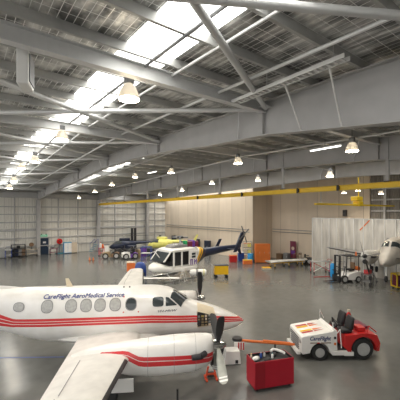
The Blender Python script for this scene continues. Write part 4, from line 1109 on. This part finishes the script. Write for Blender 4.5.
# ---- round the white helicopter
cv = thing('covered_machine', 'machine under a dark blue cover beside the helicopter nose', 'machine', G(140.5, 277), ang(1, .1))
MB().loft([oval(0, 0, 0, .01, .01)]) if False else None
rings = []
for z, wv, dv_ in ((.0, .48, .4), (.5, .50, .42), (.95, .45, .36), (1.2, .30, .25), (1.27, .12, .1)):
    rings.append([Vector((wv*math.copysign(abs(math.cos(a))**.6, math.cos(a)), dv_*math.copysign(abs(math.sin(a))**.6, math.sin(a))+(.03*math.sin(5*a)), z)) for a in [2*PI*i/28 for i in range(28)]])
MB().loft(rings).build('cover', 'blue', cv); MB().box((0, -.40, .3), (.8, .04, .3)).build('front_overlay', 'navy', cv, .02)
crate('orange_crate', 'orange crate beside the blue covered machine', 'crate', G(131, 271), (.75, .6, .85), 'orange', ang(1, .2), 'tan')
bl_ = thing('spare_rotor_blade', 'long white blade lying on low stands below the helicopter', 'rotor blade', W(-3.15, 24.2, 0), ang(1, .05))
MB().loft([[Vector((x, .22*math.cos(a), .42+.05*math.sin(a))) for a in [2*PI*i/14 for i in range(14)]] for x in (-1.55, -1.5, 1.5, 1.55)]).build('blade', 'white', bl_)
for x in (-1.1, 1.1):
    MB().prism([(-.25, 0), (.25, 0), (.08, .37), (-.08, .37)], x-.03, x+.03, 'x').build('stand', 'grey', bl_, .01)
tk = thing('white_tank', 'white cylindrical tank on a cradle below the helicopter stripes', 'tank', W(-.16, 25.4, 0), ang(1, .12))
MB().lathe([(.05, -.68), (.2, -.66), (.27, -.56), (.27, .56), (.2, .66), (.05, .68)], (0, 0, .62), 20, 'x').build('shell', 'white', tk)
MB().lathe([(.275, -.18), (.275, .0)], (0, 0, .62), 20, 'x').build('band', 'grey', tk); MB().lathe([(.275, .42), (.275, .48)], (0, 0, .62), 20, 'x').build('band', 'lime', tk)
for x in (-.4, .4): MB().prism([(-.3, 0), (.3, 0), (.24, .45), (0, .36), (-.24, .45)], x-.03, x+.03, 'x').build('cradle', 'grey', tk)
hs = thing('step_ladder', 'small white step ladder beside the open helicopter cabin', 'ladder', W(-1.35, 25.1, 0), ang(.9, -.3))
for s in (-1, 1):
    MB().tube((-.25, s*.2, 0), (0, s*.15, .95), .03, n=8).build('rail', 'white', hs); MB().tube((.25, s*.2, 0), (0, s*.15, .95), .025, n=8).build('rail', 'white', hs)
for k in range(3): MB().box((-.2+.065*k, 0, .2+.24*k), (.12, .36, .03)).build('step', 'tan', hs)
# yellow tool cart
yc = thing('tool_cart', 'yellow wheeled parts cart beside the dark blue tail boom', 'cart', G(221, 277.5), ang(1, .12))
MB().box((0, 0, .66), (1.15, .65, .72)).build('body', 'yellow', yc, .02)
MB().box((0, 0, 1.05), (1.2, .7, .06)).build('top_tray', 'dark', yc, .01)
for k in range(3): MB().box((0, -.335, .42+.24*k), (1.05, .02, .20)).build('drawer', 'yellow', yc, .01)
for sx in (-.45, .45):
    for sy in (-.25, .25):
        MB().lathe([(.03, -.03), (.12, -.03), (.12, .03), (.03, .03)], (sx, sy, .12), 16, 'y').build('wheel', 'rubber', yc)
        MB().box((sx, sy, .25), (.06, .06, .14)).build('wheel_bracket', 'dark', yc)
MB().path([(-.58, -.3, .9), (-.82, -.3, 1.12), (-.82, .3, 1.12), (-.58, .3, .9)], .03).build('push_handle', 'pane', yc)
MB().path([(-.82, -.3, 1.12), (-.82, -.3, .05)], .03).build('handle_leg', 'pane', yc)
crate('red_case', 'red case on the floor beneath the dark blue tail boom', 'case', G(233, 262), (.8, .6, .75), 'redp', ang(1, .1), 'orange')
crate('orange_box', 'low orange box on the floor beside the red case', 'box', G(247.5, 264), (.95, .5, .45), 'orange', ang(1, .1), 'yellow')
drum('blue_drum', 'bright blue drum beside the orange cabinet', 'drum', W(5.55, 34.6, 0), .33, .95, 'cyan', 'white')
crate('blue_box', 'dark blue box behind the bright blue drum', 'box', W(4.6, 35.5, 0), (.65, .5, 1.0), 'blue', ang(1, .1), 'white')
rk = rack('supply_rack', 'pale supply rack with boxes at the corner of the concrete wall', W(5.35, 35.7, 0), 1.0, .45, 2.2, ang(1, -.05), 4, m='pane')
for i in range(6):
    k, q = divmod(i, 2); pp = W(5.12+.45*q, 35.7, .175+.683*(k))
    crate('carton', f'{["cream", "yellow"][q]} carton on the {["bottom","second","third"][k]} shelf of the pale supply rack', 'carton', pp, (.38, .36, .42), ['cream', 'lime'][q], ang(1, -.05), ['redp', 'white', 'orange'][k])
for px, Xw, yt, w, lab in ((174, 25.8, 235.5, .60, 'tall navy locker against the concrete wall above the helicopter cabin'), (197, 25.8, 239, .70, 'tall navy locker behind the helicopter stripes'), (207.5, 25.7, 240.5, .80, 'navy locker with a pale badge behind the tail boom root')):
    p, d = on_x(px, Xw); cabinet('locker', lab, 'locker', (p.x, p.y, 0), w, .5, zat(yt, d), 'navy', -PI/2, 1)

# ---- near the recessed wall
oc = cabinet('orange_cabinet', 'tall orange cabinet standing at the corner of the concrete wall', 'cabinet', W(6.75, 34.2, 0), 1.55, .7, 2.05, 'orangec', ang(1, 0), 3)
for sg in (-1, 1): MB().box((sg*.775, -.3, 1.05), (.05, .1, 2.1)).build('corner_post', 'orange', oc)
PA, PB = G(268, 268), G(304, 265)
mid = (PA+PB)/2; wv = PB-PA
wt = thing('wing_trolley', 'long low yellow trolley frame under the white wing panel', 'trolley', mid, math.atan2(wv.y, wv.x))
Lw = wv.length
for x in (-.38*Lw, 0, .38*Lw):
    for s in (-1, 1):
        lg = MB().tube((x, s*.4, .1), (x, s*.35, .48), .035, n=8).build('leg', 'yellow', wt); MB().lathe([(.02, -.03), (.09, -.03), (.09, .03), (.02, .03)], (x, s*.4, .09), 12, 'y').build('wheel', 'rubber', lg)
for s in (-1, 1): MB().tube((-.45*Lw, s*.35, .48), (.45*Lw, s*.35, .48), .035, n=8).build('side_beam', 'yellow', wt)
for x in (-.38*Lw, 0, .38*Lw): MB().tube((x, -.35, .3), (x, .35, .3), .03, n=8).build('cross_beam', 'tan', wt)
wp_ = thing('aircraft_wing', 'removed white wing panel resting on the yellow trolley', 'wing', (mid.x, mid.y, .515), math.atan2(wv.y, wv.x))
rings = []
for t in range(9):
    k = t/8; x = -Lw/2+Lw*k; c = 1.15-.35*k
    rings.append([Vector((x, -.55+xx, .10+zz*1.3)) for xx, zz in airfoil(c, 10, .16)])
MB().loft(rings).build('skin', 'wingw', wp_); MB().tube((Lw*.5, -.1, .15), (Lw*.56, -.1, .15), .12, .05).build('tip_fitting', 'tan', wp_)
MB().box((-Lw*.5-.03, -.1, .13), (.06, .7, .16)).build('root_rib', 'galv', wp_)
p, d = on_x(266, 24.2); crate('yellow_pallet', 'low yellow topped pallet at the near end of the wing trolley', 'pallet', G(266.5, 269.2), (.8, .6, .18), 'tan', ang(1, .1), 'yellow')
p, d = on_x(293, 29.3)
bn = thing('banner_stand', 'dark maroon picture banner standing against the recessed wall', 'banner', (29.3, p.y, 0), -PI/2)
MB().box((0, 0, 1.3), (.75, .04, 1.9)).build('banner_sheet', 'maroon', bn); MB().box((0, 0, .2), (.8, .35, .4)).build('base', 'dark', bn, .02)
MB().lathe([(.02, -.03), (.2, -.028)], (0, 0, 1.45), 16, 'y').build('picture_patch', 'tan', bn); MB().box((.02, -.03, 1.0), (.45, .02, .4)).build('picture_patch', 'purple', bn)
p, d = on_x(281, 29.0); crate('brown_crate', 'brown wooden crate by the recessed wall beyond the wing panel', 'crate', (28.9, p.y, 0), (.75, .6, .75), 'brown', -PI/2)
p, d = on_x(287, 29.0); cabinet('grey_cabinet', 'low grey cabinet between the brown crate and the maroon banner', 'cabinet', (28.95, p.y, 0), .6, .5, .9, 'grey', -PI/2, 1)
p, d = on_x(298.0, 29.0); trolley('brown_trolley', 'brown trolley beside the maroon banner', (28.9, p.y, 0), .7, .5, .95, 'brown', -PI/2, 'brown')
p, d = on_x(307.5, 29.0); tractor('pump_unit', 'dark wheeled pump unit before the edge of the silver screen', (29.0, p.y, 0), -PI/2+.3, 1.0, .7, 1.05, 'dark', 'grey', 'pump')
for X, y0, y1, lab in ((26.36, 25.8, 44.4, 'beside the helicopters'), (29.71, 14, 25.2, 'over the maroon banner')):
    for z in (3.15, 3.45):
        c = MB().tube((X, y0, z), (X, y1, z), .035, n=8).build('wall_pipe', 'grey'); tag(c, f'{"upper" if z > 3.3 else "lower"} thin grey pipe along the concrete wall {lab}', 'pipe')
p, d = on_x(345, 29.6); sp_ = thing('loudspeaker', 'small black loudspeaker mounted high on the recessed wall', 'loudspeaker', (29.58, p.y, zat(213, d)), -PI/2)
MB().box((0, 0, 0), (.32, .3, .6)).build('casing', 'black', sp_, .02); MB().lathe([(.02, -.16), (.11, -.155)], (0, 0, -.05), 16, 'y').build('cone', 'dark', sp_); MB().box((0, .17, 0), (.1, .1, .1)).build('bracket', 'grey', sp_)

# ---- silver screen
SX, SY0, SH = 27.6, 18.35, 4.9
scn = thing('silver_screen', 'tall silver foil covered screen wall behind the forklift', 'screen', (SX, SY0, 0))
yv = 0.0
ws_ = [1.05, .75, .78, .76, .82, .84, .8, .9, .85, 1.5, 1.5, 1.5]
for i, w in enumerate(ws_):
    MB().box((.02*(i % 2), yv-w/2, SH/2), (.05, w-.02, SH)).build('foil_panel', 'foil', scn, .01)
    MB().box((-.04, yv, SH/2), (.06, .07, SH)).build('post', 'white', scn)
    yv -= w
MB().box((-.03, yv/2, SH), (.08, -yv, .06)).build('top_rail', 'galv', scn)
MB().box((-.05, -5.1, 4.35), (.03, .09, 1.2), rx=.75).build('orange_tape', 'orange', scn)

# ---- forklift
fl = thing('forklift', 'white forklift with black mast and overhead guard', 'forklift', W(11.6, 24.9, 0), ang(-1, -.22))
MB().prism([(.62, .25), (.62, .48), (.30, .50), (.15, .72), (-.55, .86), (-.98, .82), (-1.05, .55), (-.98, .28), (-.2, .2)], -.5, .5).build('chassis', 'white', fl, .05)
MB().box((-.80, 0, .58), (.42, .98, .6)).build('counterweight', 'white', fl, .08)
ms_ = MB()
for s in (-1, 1): ms_.box((.84, s*.3, 1.05), (.12, .09, 2.1))
for z in (.3, 1.2, 2.08): ms_.box((.84, 0, z), (.09, .6, .08))
ms_.build('mast', 'black', fl, .01)
cg = MB().box((.95, 0, .35), (.05, .9, .4)).box((.95, 0, .9), (.05, .9, .06)).build('carriage', 'black', fl)
for s in (-1, 1): MB().prism([(.97, .5), (1.02, .5), (1.02, .12), (1.9, .07), (1.9, .05), (.97, .06)], s*.28-.06, s*.28+.06).build('fork', 'dark', cg)
for sx in (.42, -.72):
    for s in (-1, 1): MB().tube((sx, s*.45, .5 if sx > 0 else .85), (sx-.1*(sx > 0), s*.45, 2.05), .035, n=8).build('guard_post', 'black', fl)
gd = MB()
for s in (-1, 1): gd.tube((.32, s*.45, 2.05), (-.72, s*.45, 2.05), .035, n=8)
for k in range(6): gd.tube((.32-.2*k, -.45, 2.05), (.32-.2*k, .45, 2.05), .025, n=8)
gd.build('overhead_guard', 'black', fl)
st_ = MB().box((-.3, 0, .95), (.45, .48, .14)).build('seat', 'black', fl, .04); MB().box((-.52, 0, 1.25), (.13, .46, .55)).build('seat_back', 'brown', st_, .04)
MB().path([(.3, 0, .5), (.15, 0, 1.15)], .03).build('steering_column', 'dark', fl); MB().lathe([(.14, 0), (.17, .02), (.14, .04)], (.13, 0, 1.15), 16).build('steering_wheel', 'black', fl)
MB().lathe([(.05, -.32), (.15, -.3), (.15, .3), (.05, .32)], (-.85, 0, 1.05), 16, 'y').build('gas_bottle', 'orangec', fl)
for x, r in ((.55, .30), (-.65, .25)):
    for s in (-1, 1): wheel(fl, x, s*.46, r, r, .18, s)
MB().lathe([(.05, .3), (.07, 0)], (-.6, .3, 2.08), 10).build('beacon', 'orange', fl)

cylinder_bottle('blue_cylinder', 'bright blue upright gas cylinder beside the forklift mast', G(332.5, 276.5), .20, 1.25, 'cyan', 'white')
es_ = trolley('engine_stand', 'white and red barred engine stand before the silver screen', G(320, 272.8), 1.6, .8, 1.05, 'redp', ang(1, .1), 'pane')
MB().tube((-.75, -.35, .2), (.75, -.35, .95), .03, n=8).build('cross_bar', 'white', es_); MB().tube((.75, -.35, .2), (-.75, -.35, .95), .03, n=8).build('cross_bar', 'redp', es_)
dn = MB().box((0, 0, 0), (1.5, .04, .04)).build('floor_bar', 'redp'); g_ = G(322, 277); dn.location = (g_.x, g_.y, .03); dn.rotation_euler = (0, 0, ang(1, .15)); tag(dn, 'red bar lying on the floor beside the blue cylinder', 'bar')
p, d = on_x(341, 26.8); rack('pale_rack', 'pale narrow rack behind the forklift mast', W(11.95, 26.7, 0), .7, .4, 1.9, ang(1, 0), 4, m='pane')
# ---- second airplane on jacks
airplane('airplane', 'cream and grey airplane raised on jacks at the picture edge beside the silver screen', W(12.4, 21.3, 0), ang(-.65, -.76), ey=1.5, half=5.3, livery=False, lift=.75, spin=75)
hx, hy = -.65, -.76
nrm = math.hypot(hx, hy); hx /= nrm; hy /= nrm
def pw(s, yl): return W(12.4-hx*s - hy*yl, 21.3-hy*s + hx*yl, 0)
for s, yl, lab in ((3.3, -1.5, 'beside the forklift'), (3.2, 1.5, 'under its far engine')):
    q = pw(s, yl); jk = thing('aircraft_jack', f'dark tripod jack under the raised cream airplane, {lab}', 'jack', q)
    MB().lathe([(.12, .1), (.12, .9), (.06, .92), (.06, 1.45)], n=14).build('ram', 'dark', jk)
    for a in (90, 210, 330):
        c, q_ = math.cos(math.radians(a)), math.sin(math.radians(a))
        MB().tube((c*.1, q_*.1, .95), (c*.55, q_*.55, .05), .04, n=8).build('leg', 'grey', jk); MB().lathe([(.09, 0), (.09, .04)], (c*.55, q_*.55, 0), 10).build('foot', 'black', jk)
q = pw(1.75, -1.35); trolley('engine_trolley', 'dark engine trolley under the propeller of the cream airplane', q, .9, .7, .85, 'dark', ang(-.65, -.76), 'grey')
crate('red_tool_box', 'red and grey tool box on the dark engine trolley', 'tool box', (q.x, q.y, .885), (.5, .35, .35), 'redp', 0, 'grey')
p, d = on_x(389, 27.3)
wl = thing('round_fan', 'round grey fan fixed high on the silver screen by the picture edge', 'fan', (27.3, p.y, zat(241, d)), -PI/2)
MB().lathe([(.05, -.10), (.22, -.07), (.25, 0), (.22, .07), (.05, .10)], (0, 0, 0), 18, 'y').build('guard', 'grey', wl); MB().tube((0, .08, 0), (0, .27, -.1), .03).build('bracket', 'pane', wl)
gpu = thing('power_cart', 'yellow framed maroon ground power cart at the picture edge', 'power cart', W(14.5, 22.75, 0), ang(1, .05))
for sx in (-.5, .5):
    for sy in (-.32, .32): MB().box((sx, sy, .58), (.07, .07, .96)).build('frame_post', 'crane', gpu, .01)
for z in (.14, 1.03):
    for sy in (-.32, .32): MB().box((0, sy, z), (1.07, .07, .08)).build('frame_rail', 'crane', gpu, .01)
    for sx in (-.5, .5): MB().box((sx, 0, z), (.07, .6, .08)).build('frame_rail', 'crane', gpu, .01)
MB().box((0, 0, .58), (.9, .54, .76)).build('casing', 'maroon', gpu, .02)
pnl = MB().box((.1, -.28, .7), (.4, .02, .25)).build('control_panel', 'pane', gpu); MB().box((-.25, -.28, .5), (.15, .02, .3)).build('vent', 'black', gpu)
for sx in (-.4, .4):
    for sy in (-.25, .25): MB().lathe([(.02, -.03), (.08, -.03), (.08, .03), (.02, .03)], (sx, sy, .08), 12, 'y').build('wheel', 'rubber', gpu)

# ------------------------------------------------------------------ light
w = bpy.data.worlds.new('sky'); SC.world = w; w.use_nodes = True
bg = w.node_tree.nodes['Background']; bg.inputs['Color'].default_value = (1.0, .985, .96, 1); bg.inputs['Strength'].default_value = 1.5
for i, (x, y, z) in enumerate(LAMPS):
    l = bpy.data.lights.new('lamp_glow', 'SPOT'); l.energy = 650 if x < 25 else 220; l.color = (1, .90, .76); l.spot_size = 2.3; l.spot_blend = .8; l.shadow_soft_size = .2
    o = bpy.data.objects.new('lamp_glow', l); COL.objects.link(o); o.location = (x, y, z-.1)
# ------------------------------------------------------------------ camera
cd = bpy.data.cameras.new('camera'); cd.sensor_width = 36; cd.sensor_fit = 'HORIZONTAL'; cd.lens = FPX/400*36; cd.shift_y = 12/400; cd.clip_end = 300
cam = bpy.data.objects.new('camera', cd); COL.objects.link(cam); cam.location = (0, 0, CAMH)
cam.rotation_euler = (PI/2, 0, -YAW); SC.camera = cam
vs = SC.view_settings; vs.view_transform = 'Standard'; vs.look = 'None'; vs.exposure = 0.34; vs.gamma = 1; vs.use_curve_mapping = False
SC.cycles.use_denoising = True
SC.cycles.max_bounces = 8
